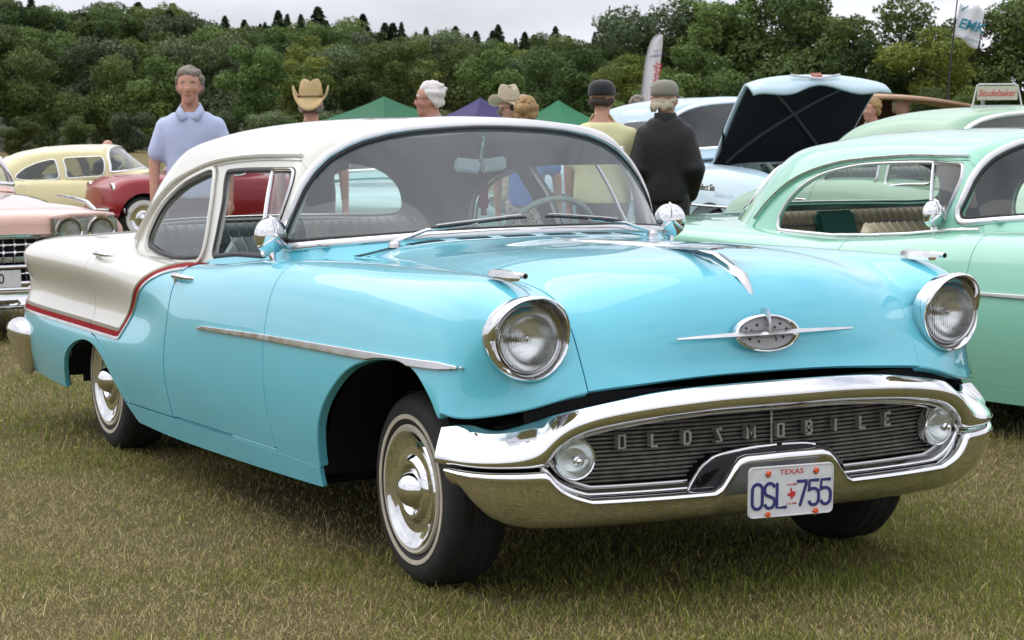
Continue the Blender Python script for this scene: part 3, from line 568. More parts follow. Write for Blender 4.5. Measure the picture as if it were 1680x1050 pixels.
def headlamp(root,s):
    hy,hz=.733*s,.806
    H=bpy.data.objects.new('headlight',None); COL.objects.link(H); H.parent=root
    xc=lambda a:np.interp(a%360,[0,45,90,135,180,225,270,315,360],[.590,.632,.660,.655,.628,.617,.618,.604,.590])
    ro=lambda a:.1185+.006*max(0,math.sin(R(a)))
    rows=[]
    for a in np.arange(0,360,5):
        c_,s_=math.cos(R(a))*s,math.sin(R(a)); x=float(xc(a)); k=ro(a)
        rows.append([(x_,hy+r_*c_,hz+r_*s_) for r_,x_ in ((k-.004,x-.075),(k,x-.045),(k+.002,x-.02),(k,x-.005),(k-.005,x),(k-.011,x-.006),(.1035,.60),(.098,.592),(.097,.588))])
    rows.append(rows[0]); b=B(); b.grid(rows); b.obj('bezel',M['chrome'],H,smooth=50)
    c=(0,hy,hz)
    b=B(); b.lathe([(.098,.586),(.0975,.598),(.094,.603),(.0905,.600),(.0895,.592)],56,'x',c=c,cap=False); b.obj('lens_ring',M['steel'],H)
    b=B(); b.lathe([(.091,.598),(.087,.604),(.074,.612),(.055,.619),(.03,.623),(.002,.624)],56,'x',c=c); b.obj('lens',M['lens'],H,smooth=60)
    b=B(); b.lathe([(.0915,.595),(.08,.578),(.06,.558),(.035,.545),(.012,.541),(.002,.541)],56,'x',c=c,cap=False); b.obj('reflector',M['reflector'],H,smooth=60)
    b=B(); b.lathe([(.002,.545),(.012,.55),(.014,.575),(.008,.585),(.001,.587)],16,'x',c=c); b.obj('bulb_shield',M['steel'],H)
    b=B(); b.lathe([(.0035,.615),(.0035,.622),(.001,.624)],10,'x',c=(0,hy,hz-.109)); b.obj('screw',M['dull'],H)
def lens_mat():
    m=bpy.data.materials.new('fluted_lens_glass'); m.use_nodes=True; t=m.node_tree; t.nodes.clear()
    o=t.nodes.new('ShaderNodeOutputMaterial'); g=t.nodes.new('ShaderNodeBsdfGlass'); g.inputs['IOR'].default_value=1.12; g.inputs['Roughness'].default_value=.02; g.inputs['Color'].default_value=(.97,.98,.98,1)
    gl=t.nodes.new('ShaderNodeBsdfGlossy'); gl.inputs['Roughness'].default_value=.03; fr=t.nodes.new('ShaderNodeFresnel'); fr.inputs['IOR'].default_value=1.5; mx=t.nodes.new('ShaderNodeMixShader')
    tc=t.nodes.new('ShaderNodeTexCoord'); w=t.nodes.new('ShaderNodeTexWave'); w.wave_type='BANDS'; w.bands_direction='Y'; w.inputs['Scale'].default_value=45; w.inputs['Distortion'].default_value=.6
    n=t.nodes.new('ShaderNodeTexNoise'); n.inputs['Scale'].default_value=40
    bp=t.nodes.new('ShaderNodeBump'); bp.inputs['Strength'].default_value=.5; bp.inputs['Distance'].default_value=.004
    ad=t.nodes.new('ShaderNodeMath'); ad.operation='ADD'
    t.links.new(tc.outputs['Object'],w.inputs['Vector']); t.links.new(tc.outputs['Object'],n.inputs['Vector']); t.links.new(w.outputs['Fac'],ad.inputs[0]); t.links.new(n.outputs['Fac'],ad.inputs[1]); t.links.new(ad.outputs[0],bp.inputs['Height'])
    for q in (g,gl): t.links.new(bp.outputs[0],q.inputs['Normal'])
    t.links.new(fr.outputs[0],mx.inputs[0]); t.links.new(g.outputs[0],mx.inputs[1]); t.links.new(gl.outputs[0],mx.inputs[2]); t.links.new(mx.outputs[0],o.inputs[0]); return m
M['lens']=lens_mat(); M['reflector']=chrome_mat('lamp_reflector',(.85,.85,.84),.12,.02)
def bumper_front(root):
    Wd=np.concatenate([np.linspace(0,.24,41),np.linspace(.25,.66,40),np.linspace(.665,.78,36),np.linspace(.79,.976,28)]); Wd=np.concatenate([-Wd[:0:-1],Wd])
    zs_=np.convolve(np.pad(_zx(np.linspace(0,.98,500),ZU),60,mode='reflect'),np.hanning(121)/np.hanning(121).sum(),'same')[60:-60]
    def column(w,prof,z0,z1,sm=False):
        x=float(xb(w)); e=.004; tx=(float(xb(w+e))-float(xb(w-e)))/(2*e); n=np.array([1,-tx]); n/=np.linalg.norm(n)
        return [(x+dx*n[0],w+dx*n[1]*(1 if abs(w)<.95 else .5),z0+((z1 if (not sm or t>.93) else (z1*max(0,(t-.5)/.43)+float(np.interp(abs(w),np.linspace(0,.98,500),zs_))*(1-max(0,(t-.5)/.43))))-z0)*t+dz) for dx,t,dz in prof]
    def upcol(w):
        zt,zc_,zu=(float(_zx(w,A_)) for A_ in (ZT,ZC,ZU)); x=float(xb(w)); e=.006; tx=(float(xb(w+e))-float(xb(w-e)))/(2*e); n=np.array([1,-tx]); n/=np.linalg.norm(n); out=[]
        D=min(.098,1.15*(zt-zc_)+.004)
        for dx,z in [(-.15,zt-.05),(-.125,zt-.014),(-max(D+.012,.07),zt-.001),(-D-.004,zt+.0005)]+[(-D*(1-t)**1.22,zt+(zc_-zt)*t) for t in (.03,.12,.25,.38,.52,.66,.79,.9,1)]+[(-.034*(1-math.cos(R(a))),zc_+(zu-zc_)*math.sin(R(a))) for a in (14,30,48,66,80,90)]+[(-.055,zu+.004),(-.065,zu+.02)]:
            out.append((x+dx*n[0],w+dx*n[1]*(1 if abs(w)<.95 else .5),z))
        return out
    b=B(); b.grid([upcol(w) for w in Wd])
    bu=bpy.data.objects.new('front_bumper',None); COL.objects.link(bu); bu.parent=root
    b.obj('upper_bar',M['chrome'],bu,smooth=55)
    hump=lambda w:float(np.interp(abs(w),[0,.13,.155,.175,.195,.215,.235],[.453,.451,.444,.425,.396,.368,.357]))
    Wl=[w for w in Wd if abs(w)<.963]
    lo=[(-.075,0,-.02),(-.05,0,.002),(-.024,0,.006),(-.010,0,.0045),(-.002,.03,0),(0,.07,0),(-.005,.13,0),(-.010,.2,0),(-.014,.35,0),(-.022,.55,0),(-.038,.75,0),(-.062,.9,0),(-.085,.98,0),(-.11,1,0)]
    b=B(); rows=[]
    for w in Wl:
        zl=float(_zx(w,ZL)); zl=max(zl,hump(w)) if abs(w)<.236 else zl; rows.append(column(w,lo,zl,float(_zx(w,ZB))))
    b.grid(rows); b.obj('lower_bar',M['chrome'],bu,smooth=55)
    # mouth rings
    def mouth(inset,dx,rad,nm,m,top=True,bot=True):
        pts=[]; ws=np.linspace(-.735+inset,.735-inset,150)
        T=[(float(xb(w))+dx,w,float(_zx(abs(w)*.735/(.735-inset),ZU))-inset*.3) for w in ws]; Bt=[(float(xb(w))+dx,w,float(_zx(abs(w)*.735/(.735-inset),ZL))+inset*.8) for w in ws]
        b=B()
        if top and bot: b.tube(T+Bt[::-1],rad,8,closed=True)
        b.obj(nm,m,bu,smooth=60)
    mouth(.012,-.055,.007,'mouth_molding',M['chrome']); mouth(.034,-.078,.006,'inner_molding',M['steel'])
    # chrome funnel between the rings
    b=B(); ws=np.linspace(-.73,.73,140)
    for Zf,sg in ((ZU,-1),(ZL,1)):
        k_=.3 if sg<0 else 1; b.grid([[(float(xb(w))-.045,w,float(_zx(w,Zf))+sg*.008*k_),(float(xb(w))-.06,w*.985,float(_zx(w,Zf))+sg*.02*k_),(float(xb(w))-.085,w*.96,float(_zx(w,Zf))+sg*.03*k_)] for w in ws])
    b.obj('mouth_liner',M['gliner'],bu,smooth=60)
    g=bpy.data.objects.new('grille',None); COL.objects.link(g); g.parent=root
    b=B(); ws=np.linspace(-.74,.74,60); b.grid([[(float(xb(w))-.125,w,.65),(float(xb(w))-.125,w,.33)] for w in ws]); b.obj('grille_backing',M['black'],g)
    z=.385
    while z<.592:
        lim=[w for w in np.linspace(.0,.70,141) if float(_zx(w*1.04,ZU))-.008>z and float(_zx(w*1.04,ZL))+.026<z]
        if lim and max(lim)>.1:
            wm=max(lim); ws=np.linspace(-wm,wm,48)
            if z>.385:
                rows=[[(float(xb(w))-.120+dx,w,z+dz+.0*abs(w)) for dx,dz in ((0,-.0042),(.024,-.0042),(.028,0),(.024,.0028),(0,.0028),(0,-.0042))] for w in ws]
                b=B(); b.grid(rows); b.obj('slat',M['grille'],g,smooth=30)
        z+=.0122
    b=B(); rows=[[(.80-.122,w,.42),(.80-.086+.0*w,w,.42),(.80-.086,w,.575),(.80-.122,w,.575)] for w in (-.004,.004)]; b.grid(rows); b.obj('center_rib',M['grille'],g)
    # block letters
    Wt={'O':[[(0,0),(0,1),(.62,1),(.62,0),(0,0)]],'L':[[(0,1),(0,0),(.6,0)]],'D':[[(0,0),(0,1),(.45,1),(.62,.8),(.62,.2),(.45,0),(0,0)]],'S':[[(.62,1),(.05,1),(.6,0),(0,0)]],'M':[[(0,0),(0,1),(.4,.35),(.8,1),(.8,0)]],
        'B':[[(0,0),(0,1),(.5,1),(.6,.78),(.45,.52),(0,.52)],[(.45,.52),(.65,.26),(.5,0),(0,0)]],'I':[[(.2,0),(.2,1)]],'E':[[(.6,1),(0,1),(0,0),(.6,0)],[(0,.5),(.45,.5)]]}
    for ch,w0 in zip('OLDSMOBILE',[-.488,-.389,-.287,-.185,-.082,.022,.123,.225,.325,.425]):
        hgt=.036; fr=lambda u_,v_,h_,w0=w0:(float(xb(w0))-.094+h_,w0+(u_-.3)*hgt*.85,.492+v_*hgt)
        strokes([np.array(l) for l in Wt[ch]],.26,'grille_letter',M['gletter'],g,fr,ext=.024)
    # dark sculpted shroud behind the plate
    b=B(); rows=[]
    for w in np.linspace(-.30,.235,60):
        zt=float(np.interp(w,[-.30,-.285,-.262,-.235,-.20,-.1,.0,.12,.18,.235],[.36,.385,.418,.44,.455,.468,.471,.464,.45,.40])); x=float(xb(w))
        rows.append([(x-.1,w,zt),(x-.07,w,zt+.004),(x-.052,w,zt),(x-.046,w,zt-.012),(x-.045,w,.40 if zt>.41 else zt-.012),(x-.05,w,.34)])
    b.grid(rows); b.obj('plate_shroud',M['gloss_black'],bu,smooth=40)
    b=B(); b.tube([(float(xb(w))-.048,w,z_) for w,z_ in spline([(-.30,.362),(-.285,.387),(-.262,.42),(-.235,.442),(-.20,.457),(-.1,.470),(-.01,.473)],6)],.005,8); b.tube([(float(xb(w))-.05,w,z_) for w,z_ in spline([(.01,.473),(.08,.470),(.13,.463)],6)],.004,8); b.obj('shroud_edge',M['chrome'],bu)
    for s in (-1,1):
        pl=bpy.data.objects.new('parking_light',None); COL.objects.link(pl); pl.parent=root; pl.location=(float(xb(.625))-.09,.625*s,.470); pl.rotation_euler=(0,0,R(12*s))
        b=B(); b.lathe([(.060,.0),(.061,.03),(.058,.036),(.054,.034),(.053,.02)],40,'x',cap=False); b.obj('ring',M['chrome'],pl)
        b=B(); b.lathe([(.0545,.03),(.05,.042),(.036,.052),(.018,.056),(.002,.057)],40,'x'); b.obj('lens',M['clear'],pl,smooth=60)
        b=B(); b.lathe([(.053,.03),(.04,.012),(.02,.003),(.002,.002)],40,'x',cap=False); b.obj('reflector',M['reflector'],pl,smooth=60)
        b=B(); b.lathe([(.014,.05),(.013,.062),(.009,.066),(.0085,.074),(.004,.079),(.001,.08)],20,'x'); b.obj('center_stud',M['chrome'],pl)
        b=B(); b.lathe([(.001,.004),(.01,.01),(.011,.03),(.006,.04),(.001,.042)],14,'x'); b.obj('bulb',M['clear'],pl)
    # black sheet standing in for the shade between bonnet lip and bumper
    b=B(); b.grid([[(float(xb(w))-.15,w,.645-.08*(abs(w)/.8)**3),(float(xb(w))-.18,w,.6-.05*(abs(w)/.8)**3),(float(xb(w))-.18,w,.40)] for w in np.linspace(-.80,.80,50)]); b.obj('lip_gap_shade',M['black'],root)
M['gliner']=chrome_mat('satin_liner',(.35,.35,.34),.12,.03); M['gletter']=mat('letter_metal',(.36,.35,.33),.42,.6,var=.2,scale=40); M['gloss_black']=mat('gloss_black',(.004,.004,.005),.1,spec=.35)
def plate_texas(root):
    p=bpy.data.objects.new('license_plate',None); COL.objects.link(p); p.parent=root; p.location=(.818,-.004,.349); p.rotation_euler=(R(-1.2),0,0)
    fr=lambda u_,v_,h_:(.004+h_,u_,v_)
    def rrect(w,h,r_,n=5):
        o=[]
        for cx,cy,a0 in ((w/2-r_,h/2-r_,0),(-w/2+r_,h/2-r_,90),(-w/2+r_,-h/2+r_,180),(w/2-r_,-h/2+r_,270)):
            o+=[(cx+r_*math.cos(R(a0+90*i/n)),cy+r_*math.sin(R(a0+90*i/n))) for i in range(n+1)]
        return o
    o=rrect(.292,.148,.016); b=B(); n=len(o); b.v=[(0,y,z) for y,z in o]+[(.004,y,z) for y,z in o]; b.f=[tuple(range(n))[::-1],tuple(range(n,2*n))]+[(i,(i+1)%n,n+(i+1)%n,n+i) for i in range(n)]; b.obj('plate_sheet',M['platewhite'],p,smooth=0)
    i_=rrect(.282,.138,.013); b=B(); b.tube([(.004,y,z) for y,z in [( (a[0]+c[0])/2,(a[1]+c[1])/2) for a,c in zip(o,i_)]],.0028,6,closed=True); b.obj('plate_rim',M['platewhite'],p,smooth=60)
    arc=lambda cx,cy,rx,ry,a0,a1,n=10:[(cx+rx*math.cos(R(a0+(a1-a0)*i/n)),cy+ry*math.sin(R(a0+(a1-a0)*i/n))) for i in range(n+1)]
    h=.072; w=.034
    G={'O':[arc(0,h/2-w/2,w/2,w/2,0,180)+arc(0,-h/2+w/2,w/2,w/2,180,360)+[(w/2,h/2-w/2)]],
       'S':[arc(0,h/2-w/2,w/2,w/2,15,180,8)+[(-w/2,.012),(-w/2*.8,.004),(w/2*.8,-.008),(w/2,-.016)]+arc(0,-h/2+w/2,w/2,w/2,0,-165,8)],
       'L':[[(-w/2,h/2),(-w/2,-h/2),(w/2,-h/2)]],'7':[[(-w/2,h/2),(w/2,h/2),(w/2*.95,h/2-.006),(-w/2*.35,-h/2)]],
       '5':[[(w/2,h/2),(-w/2*.9,h/2),(-w/2,.004),(-w/2*.5,.012)]+arc(0,-.006,w/2,.018,80,0,5)+[(w/2,-h/2+w/2)]+arc(0,-h/2+w/2,w/2,w/2,0,-165,8)]}
    for ch,cx in zip('OSL755',[-.116,-.074,-.032,.036,.078,.119]): strokes([[(x+cx,y-.011) for x,y in l] for l in G[ch]],.0092,'plate_character',M['plateblue'],p,fr,ext=.0022)
    text('TEXAS','plate_state',M['platered'],p,.021,(.0045,.0,.0545),(R(90),0,R(90)),ext=.001,sx=1.35)
    T=[(-.2,1),(.12,1),(.12,.5),(.5,.42),(.95,.38),(1,-.1),(.9,-.3),(.55,-.5),(.3,-.75),(.32,-1),(.05,-.92),(-.1,-.55),(-.3,-.3),(-.5,-.32),(-.6,-.42),(-.78,-.2),(-1,.12),(-.2,.14)]
    b=B(); n=len(T); q=[(x*.0145,y*.0165-.010) for x,y in T]; b.v=[(.004,*c) for c in q]+[(.0058,*c) for c in q]; b.f=[tuple(range(n)),tuple(range(n,2*n))[::-1]]+[(i,(i+1)%n,n+(i+1)%n,n+i) for i in range(n)]; b.obj('texas_map',M['platered'],p,smooth=0)
    for tx,z in (('1 Million',.017),('Statehood',-.038)): text('1845' if 0 else ('6 36 1836' if z>0 else '2 3 6 1986'),'plate_motto',M['platered'],p,.008,(.0045,.002,z),(R(90),0,R(90)),ext=.0008)
    for y in (-.080,.084):
        for z in (.054,-.064):
            b=B(); b.lathe([(.0085,.003),(.0085,.010),(.006,.013),(.001,.0135)],6,'x',c=(0,y,z)); b.obj('reflector_bolt',M['amber'],p,smooth=20); b=B(); b.lathe([(.0105,.003),(.0105,.0045),(.008,.005)],16,'x',c=(0,y,z-.003)); b.obj('bolt_washer',M['chrome'],p)
def trim_bits(root):
    # bonnet spear ornament
    zc=lambda x:float(np.interp(x,[a[0] for a in LN['T5']]+[.585,.662],[a[2] for a in LN['T5']]+[.932,.805]))
    b=B(); rows=[]
    for x,hw,h,dz in ((-.64,.004,.003,0),(-.4,.008,.007,0),(-.1,.012,.011,0),(.15,.018,.016,0),(.32,.024,.02,.002),(.42,.027,.022,.004),(.50,.025,.02,.006),(.56,.019,.016,.008),(.60,.010,.010,.004),(.622,.002,.003,-.006)):
        z=zc(x)+dz-.003; rows.append([(x,-hw,z),(x,-hw*.7,z+h*.7),(x,0,z+h),(x,hw*.7,z+h*.7),(x,hw,z)])
    b.grid(rows); o=b.obj('hood_ornament',M['steel'],root,smooth=60)
    b=B(); 
    for s in (-1,1):
        P=[(.05,s*.014),(.25,s*.03),(.42,s*.058),(.50,s*.075),(.485,s*.055),(.50,s*.05),(.48,s*.036),(.49,s*.02),(.3,s*.01)]
        n=len(P); v=[(x,y,1.012+.022*max(0,(x-.1)/.4)-.004*abs(y)/.07) for x,y in P]; k=len(b.v); b.v+=v+[(x,y,z-.007) for x,y,z in v]; b.f+=[tuple(k+i for i in range(n)),tuple(k+n+i for i in range(n))[::-1]]+[(k+i,k+(i+1)%n,k+n+(i+1)%n,k+n+i) for i in range(n)]
    b.obj('ornament_wing',M['steel'],o,smooth=0)
    # emblem
    e=bpy.data.objects.new('hood_emblem',None); COL.objects.link(e); e.parent=root
    xs=lambda z:float(np.interp(z,[.66,.683,.72,.805,.932],[.695,.692,.678,.662,.585]))
    def el(a,k,dx): y,z=.106*k*math.cos(a),.792+.05*k*math.sin(a); return (.684-.22*(z-.792)+dx,y,z)
    A=np.linspace(0,2*math.pi,64,endpoint=False)
    b=B(); b.grid([[el(a,1.06,-.004),el(a,1.05,.010),el(a,.98,.013),el(a,.90,.008),el(a,.89,.0)] for a in list(A)+[A[0]]]); b.obj('emblem_ring',M['chrome'],e,smooth=50)
    b=B(); b.grid([[el(a,.9,.0025),el(a,.5,.003),el(a,.01,.003)] for a in list(A)+[A[0]]]); b.obj('emblem_field',M['silvercloth'],e)
    b=B()
    for y,z in ((-.068,.808),(-.05,.800),(-.03,.815),(.03,.806),(.05,.815),(.07,.80),(-.06,.776),(-.03,.768),(.03,.772),(.055,.776)):
        b=B()
        for dy,dz in ((.005,.001),(.001,.005)): b.box((.684-.22*(z-.792)+.0035,y,z),(.002+dy*.02,dy*2,dz*2))
        b.obj('emblem_star',M['black'],e,smooth=0)
    b=B(); rows=[]
    for w in np.linspace(-.305,.305,31):
        k=1-abs(w)/.305; h=.0035+.009*k**.8; x=.690-.10*max(0,abs(w)-.15)**2*1.2; rows.append([(x,w,.789-h),(x+.006+.018*k,w,.789),(x,w,.789+h)])
    b.grid(rows); b.obj('emblem_bar',M['steel'],e,smooth=30)
    b=B(); rows=[]
    for z,h,dx in ((.862,.002,.014),(.85,.004,.03),(.82,.007,.034),(.79,.010,.034)): rows.append([(.66,-h,z),(.68+dx*.8,-h*.5,z),(.68+dx*.8+.004,0,z),(.68+dx*.8,h*.5,z),(.66,h,z)])
    b.grid(rows); b.obj('emblem_fin',M['steel'],e,smooth=40)
    for s in (-1,1):
        b=B(); rows=[]
        for x,hw,z0,z1 in ((.36,.010,.974,.982),(.38,.022,.972,.987),(.43,.026,.972,.989),(.50,.021,.972,.988),(.54,.013,.974,.986),(.56,.010,.974,.985)):
            rows.append([(x,s*.73-hw,z0),(x,s*.73-hw*.8,z1-.002),(x,s*.73,z1+.003),(x,s*.73+hw*.8,z1-.002),(x,s*.73+hw,z0)])
        b.grid(rows); b.f+=[(0,1,2,3,4),tuple(len(b.v)-5+i for i in range(5))]; b.tube([(.41,s*.73,.983),(.55,s*.73,.982),(.575,s*.73,.981)],[.008,.0088,.0085],14); o=b.obj('fender_ornament',M['steel'],root,smooth=40)
        b=B(); b.box((.46,s*.73,.968),(.11,.03,.012)); b.obj('ornament_foot',M['chrome'],o,bevel=.003); b=B(); b.lathe([(.0064,.5755),(.004,.577),(.001,.577)],12,'x',c=(0,s*.73,.981)); b.obj('jet_opening',M['black'],o)
    # cowl vents and wipers
    for s,y0,y1 in ((-1,-.50,-.02),(1,.52,.06)):
        w=bpy.data.objects.new('wiper',None); COL.objects.link(w); w.parent=root
        def wp(y,up): 
            x=float(np.interp(abs(y),[0,.3,.56,.7],[-.80,-.83,-.93,-1.08]))
            return (x+.035-up*.55,y,float(np.interp(abs(y),[0,.3,.56],[1.012,1.007,.995]))+.018+up)
        b=B(); b.lathe([(.022,0),(.02,.014),(.012,.022),(.003,.024)],16,'z',c=(wp(y0,0)[0]+.04,y0,.975)); b.tube([(wp(y0,0)[0]+.04,y0,.992),wp(y0+(y1-y0)*.25,.008),wp(y0+(y1-y0)*.62,.022)],[.008,.006,.004],8); b.obj('wiper_arm',M['steel'],w)
        b=B(); b.tube([wp(y0+(y1-y0)*k,.004+.030*min(1,k*1.1)) for k in np.linspace(.28,1,14)],.0045,6); b.obj('wiper_blade',M['seal'],w); b=B(); b.tube([wp(y0+(y1-y0)*k,.012+.031*min(1,k*1.1)) for k in np.linspace(.32,.97,12)],.003,6); b.obj('blade_spine',M['steel'],w)
    # door handles
    for s in (-1,1):
        for x0,w_,z in ((-1.86,.893,.822),(-2.86,.893,.848)):
            b=B(); b.tube([(x0-.11,s*(w_-.02),z-.002),(x0-.10,s*(w_+.012),z),(x0-.06,s*(w_+.024),z+.003),(x0,s*(w_+.026),z+.004),(x0+.07,s*(w_+.022),z+.003),(x0+.11,s*(w_+.004),z+.002)],[.009,.014,.014,.011,.008,.004],10); o=b.obj('door_handle',M['chrome'],root,smooth=60)
            b=B(); b.box((x0-.08,s*(w_+.004),z-.016),(.035,.024,.03)); b.obj('handle_button',M['chrome'],o,bevel=.006)
    for s in (-1,1): mirror_part(root,-1.187,s*.806,1.008,s)
def bumper_rear(root):
    b=B(); rows=[]
    for w in np.linspace(-.86,.86,30):
        k=max(0,(abs(w)-.80)/.155); x=-4.34+.0*w+ (.06*k+.32*max(0,k-.75)*2.2)
        z0,z1=.465-.02*(1-k)*0,.235+.03*0
        rows.append([(x+.06,w,z0-.02),(x+.02,w,z0-.002),(x-.02,w,z0-.02),(x-.035,w,z0-.075),(x-.02,w,z0-.10),(x-.012,w,z1+.04),(x+.03,w,z1)])
    b.grid(rows); o=b.obj('rear_bumper',M['chrome'],root,smooth=50)
    for s in (-1,1):
        # bulged corner guard seen at the tail
        b=B(); rows=[]
        for z,ry,x0,x1 in ((.215,.012,-4.22,-4.12),(.235,.028,-4.25,-4.09),(.28,.045,-4.29,-4.06),(.33,.055,-4.33,-4.03),(.365,.066,-4.37,-4.0),(.39,.074,-4.395,-3.975),(.42,.076,-4.40,-3.97),(.445,.068,-4.38,-3.985),(.463,.05,-4.34,-4.02),(.473,.025,-4.28,-4.08),(.475,.002,-4.2,-4.16)):
            rows.append([((x0+x1)/2+(x1-x0)/2*math.cos(a),s*(.885+ry*math.sin(a)),z) for a in np.linspace(0,2*math.pi,28,endpoint=False)])
        b.grid(rows,close=True); b.obj('bumper_guard',M['chrome'],o,smooth=60)
    for s in (-1,1):
        b=B(); b.lathe([(.055,0),(.05,-.03),(.03,-.05),(.002,-.056)],24,'x',c=(-4.28,s*.72,.70)); b.obj('tail_lamp',M['platered'],root,smooth=60)
def bench(root,x,z0,top,wd,m,m2=None,lean=.12):
    b=B(); prof=[(-.02,z0),(.42,z0),(.50,z0+.06),(.50,z0+.13),(.44,z0+.18),(.06,z0+.16),(.02,z0+.2),(-lean*.5,top-.12),(-lean,top-.02),(-lean-.04,top+.015),(-lean-.10,top+.01),(-lean-.14,top-.05),(-.14,z0)]
    ys=np.concatenate([[-wd-.03,-wd-.02,-wd],np.linspace(-wd+.06,wd-.06,25),[wd,wd+.02,wd+.03]]); rows=[]
    for y in ys:
        k=1 if abs(y)<=wd else .97-.6*(abs(y)-wd); cx,cz=.15,(z0+top)/2; kk=max(.3,1-max(0,(abs(y)-wd+.04))/.08*.35)
        rows.append([(x+cx+(px-cx)*kk,y,cz+(pz-cz)*kk) for px,pz in prof])
    b.grid(rows,close=True); n=len(prof); b.f+=[tuple(range(n)),tuple(len(b.v)-n+i for i in range(n))]
    o=b.obj('bench_seat',m,root,smooth=50); 
    for y in np.arange(-wd+.03,wd,.045):
        t=B(); t.tube([(x+.035-lean*.3,y,z0+.24),(x+.014-lean*.55,y,top-.12),(x+.012-lean,y,top-.02),(x-lean-.04,y,top+.017)],.004,6); t.obj('pleat',m2 or m,o)
    return o
def interior(root,seat,seat2,wheel_m,dash,front_top=.93,rear_top=.99,insert=None):
    bench(root,-1.98,.36,front_top,.64,seat,seat2); bench(root,-2.95,.38,rear_top-.06,.63,seat if insert is None else insert,seat2)
    b=B(); b.grid([[(-.87,y,.985),(-.93,y,1.0),(-1.05,y,.985),(-1.10,y,.95),(-1.09,y,.82),(-1.0,y,.72)] if abs(y)<.45 else [(-.95-.25*(abs(y)-.45),y,.975),(-1.0-.2*(abs(y)-.45),y,.985),(-1.1-.1*(abs(y)-.45),y,.97),(-1.13,y,.94),(-1.12,y,.82),(-1.05,y,.72)] for y in np.linspace(-.70,.70,29)]); b.obj('dashboard',dash,root,smooth=50)
    b=B(); b.grid([[(-3.0,y,.86),(-3.55,y*.6,.885)] for y in np.linspace(-.66,.66,9)]); b.obj('parcel_shelf',M['dash'],root)
    st=bpy.data.objects.new('steering_wheel',None); COL.objects.link(st); st.parent=root; st.location=(-1.36,.36,.92); st.rotation_euler=(0,R(-62),0)
    b=B(); b.tube([(.205*math.cos(a),.205*math.sin(a),0) for a in np.linspace(0,2*math.pi,48,endpoint=False)],.0125,10,closed=True); b.obj('rim',wheel_m,st,smooth=60)
    b=B(); 
    for a in (90,-90,180): b.tube([(0,0,-.03),(.1*math.cos(R(a)),.1*math.sin(R(a)),-.012),(.2*math.cos(R(a)),.2*math.sin(R(a)),0)],[.014,.011,.008],8)
    b.lathe([(.05,-.05),(.05,-.02),(.03,.0),(.002,.004)],24,'z'); b.tube([(0,0,-.04),(0,0,-.35)],.022,12); b.obj('spokes',wheel_m,st,smooth=50)
    b=B(); ws=[]
    for s in (-1,1):
        b.grid([[(x,s*.80,.30),(x,s*.795,.60),(x,s*.745,.855 if x<-1.5 else .89)] for x in np.linspace(-3.2,-1.05,12)])
    b.obj('door_trim',M['vinyl'] if insert is None else seat,root)
def mirror_inside(root,charm=True):
    e=bpy.data.objects.new('interior_mirror',None); COL.objects.link(e); e.parent=root; e.location=(-1.20,.01,1.235); e.rotation_euler=(0,R(6),R(14))
    b=B()
    for s in (-1,1): b.box((0,s*.062,.0),(.022,.118,.05),rot=Matrix.Rotation(R(5*s),3,'X'))
    b.obj('mirror_shell',M['vinyl'],e,bevel=.008); b=B(); b.tube([(.0,0,.02),(.02,-.012,.07),(.03,-.02,.12)],[.007,.005,.005],8); b.obj('mirror_stem',M['chrome'],e)
# ---------------- ground: a field that falls away gently behind the cars
AX=Vector((math.cos(YAW),math.sin(YAW)))
def gz(x,y):
    s_=(x-CAM.x)*AX.x+(y-CAM.y)*AX.y
    v_=-(x-CAM.x)*AX.y+(y-CAM.y)*AX.x; fc=float(np.interp(v_,[-2.2,1],[.45,1])) if s_<50 else 1; t=max(0,s_-9.5); z=-.030*t*(t/(t+2.0))*(fc if s_<34 else fc+(1-fc)*(min(s_,50)-34)/16) if t>0 else 0
    if s_>50: z=z+.022*(s_-50)*min(1,(s_-50)/25)
    return z
def gzv(x,y):
    s_=(x-CAM.x)*AX.x+(y-CAM.y)*AX.y; v_=-(x-CAM.x)*AX.y+(y-CAM.y)*AX.x; fc=np.interp(v_,[-2.2,1],[.45,1]); fc=fc+(1-fc)*np.clip((s_-34)/16,0,1); t=np.maximum(0,s_-9.5); z=-.030*t*(t/(t+2.0))*fc; return z+np.where(s_>50,.022*(s_-50)*np.minimum(1,np.abs(s_-50)/25),0)
def at(px,py,dist):
    """a point of the place: direction of an image point, distance along the view axis"""
    v=d+r2*((px-840)/3698.3)-u2*((py-525)/3698.3); return CAM+v*dist
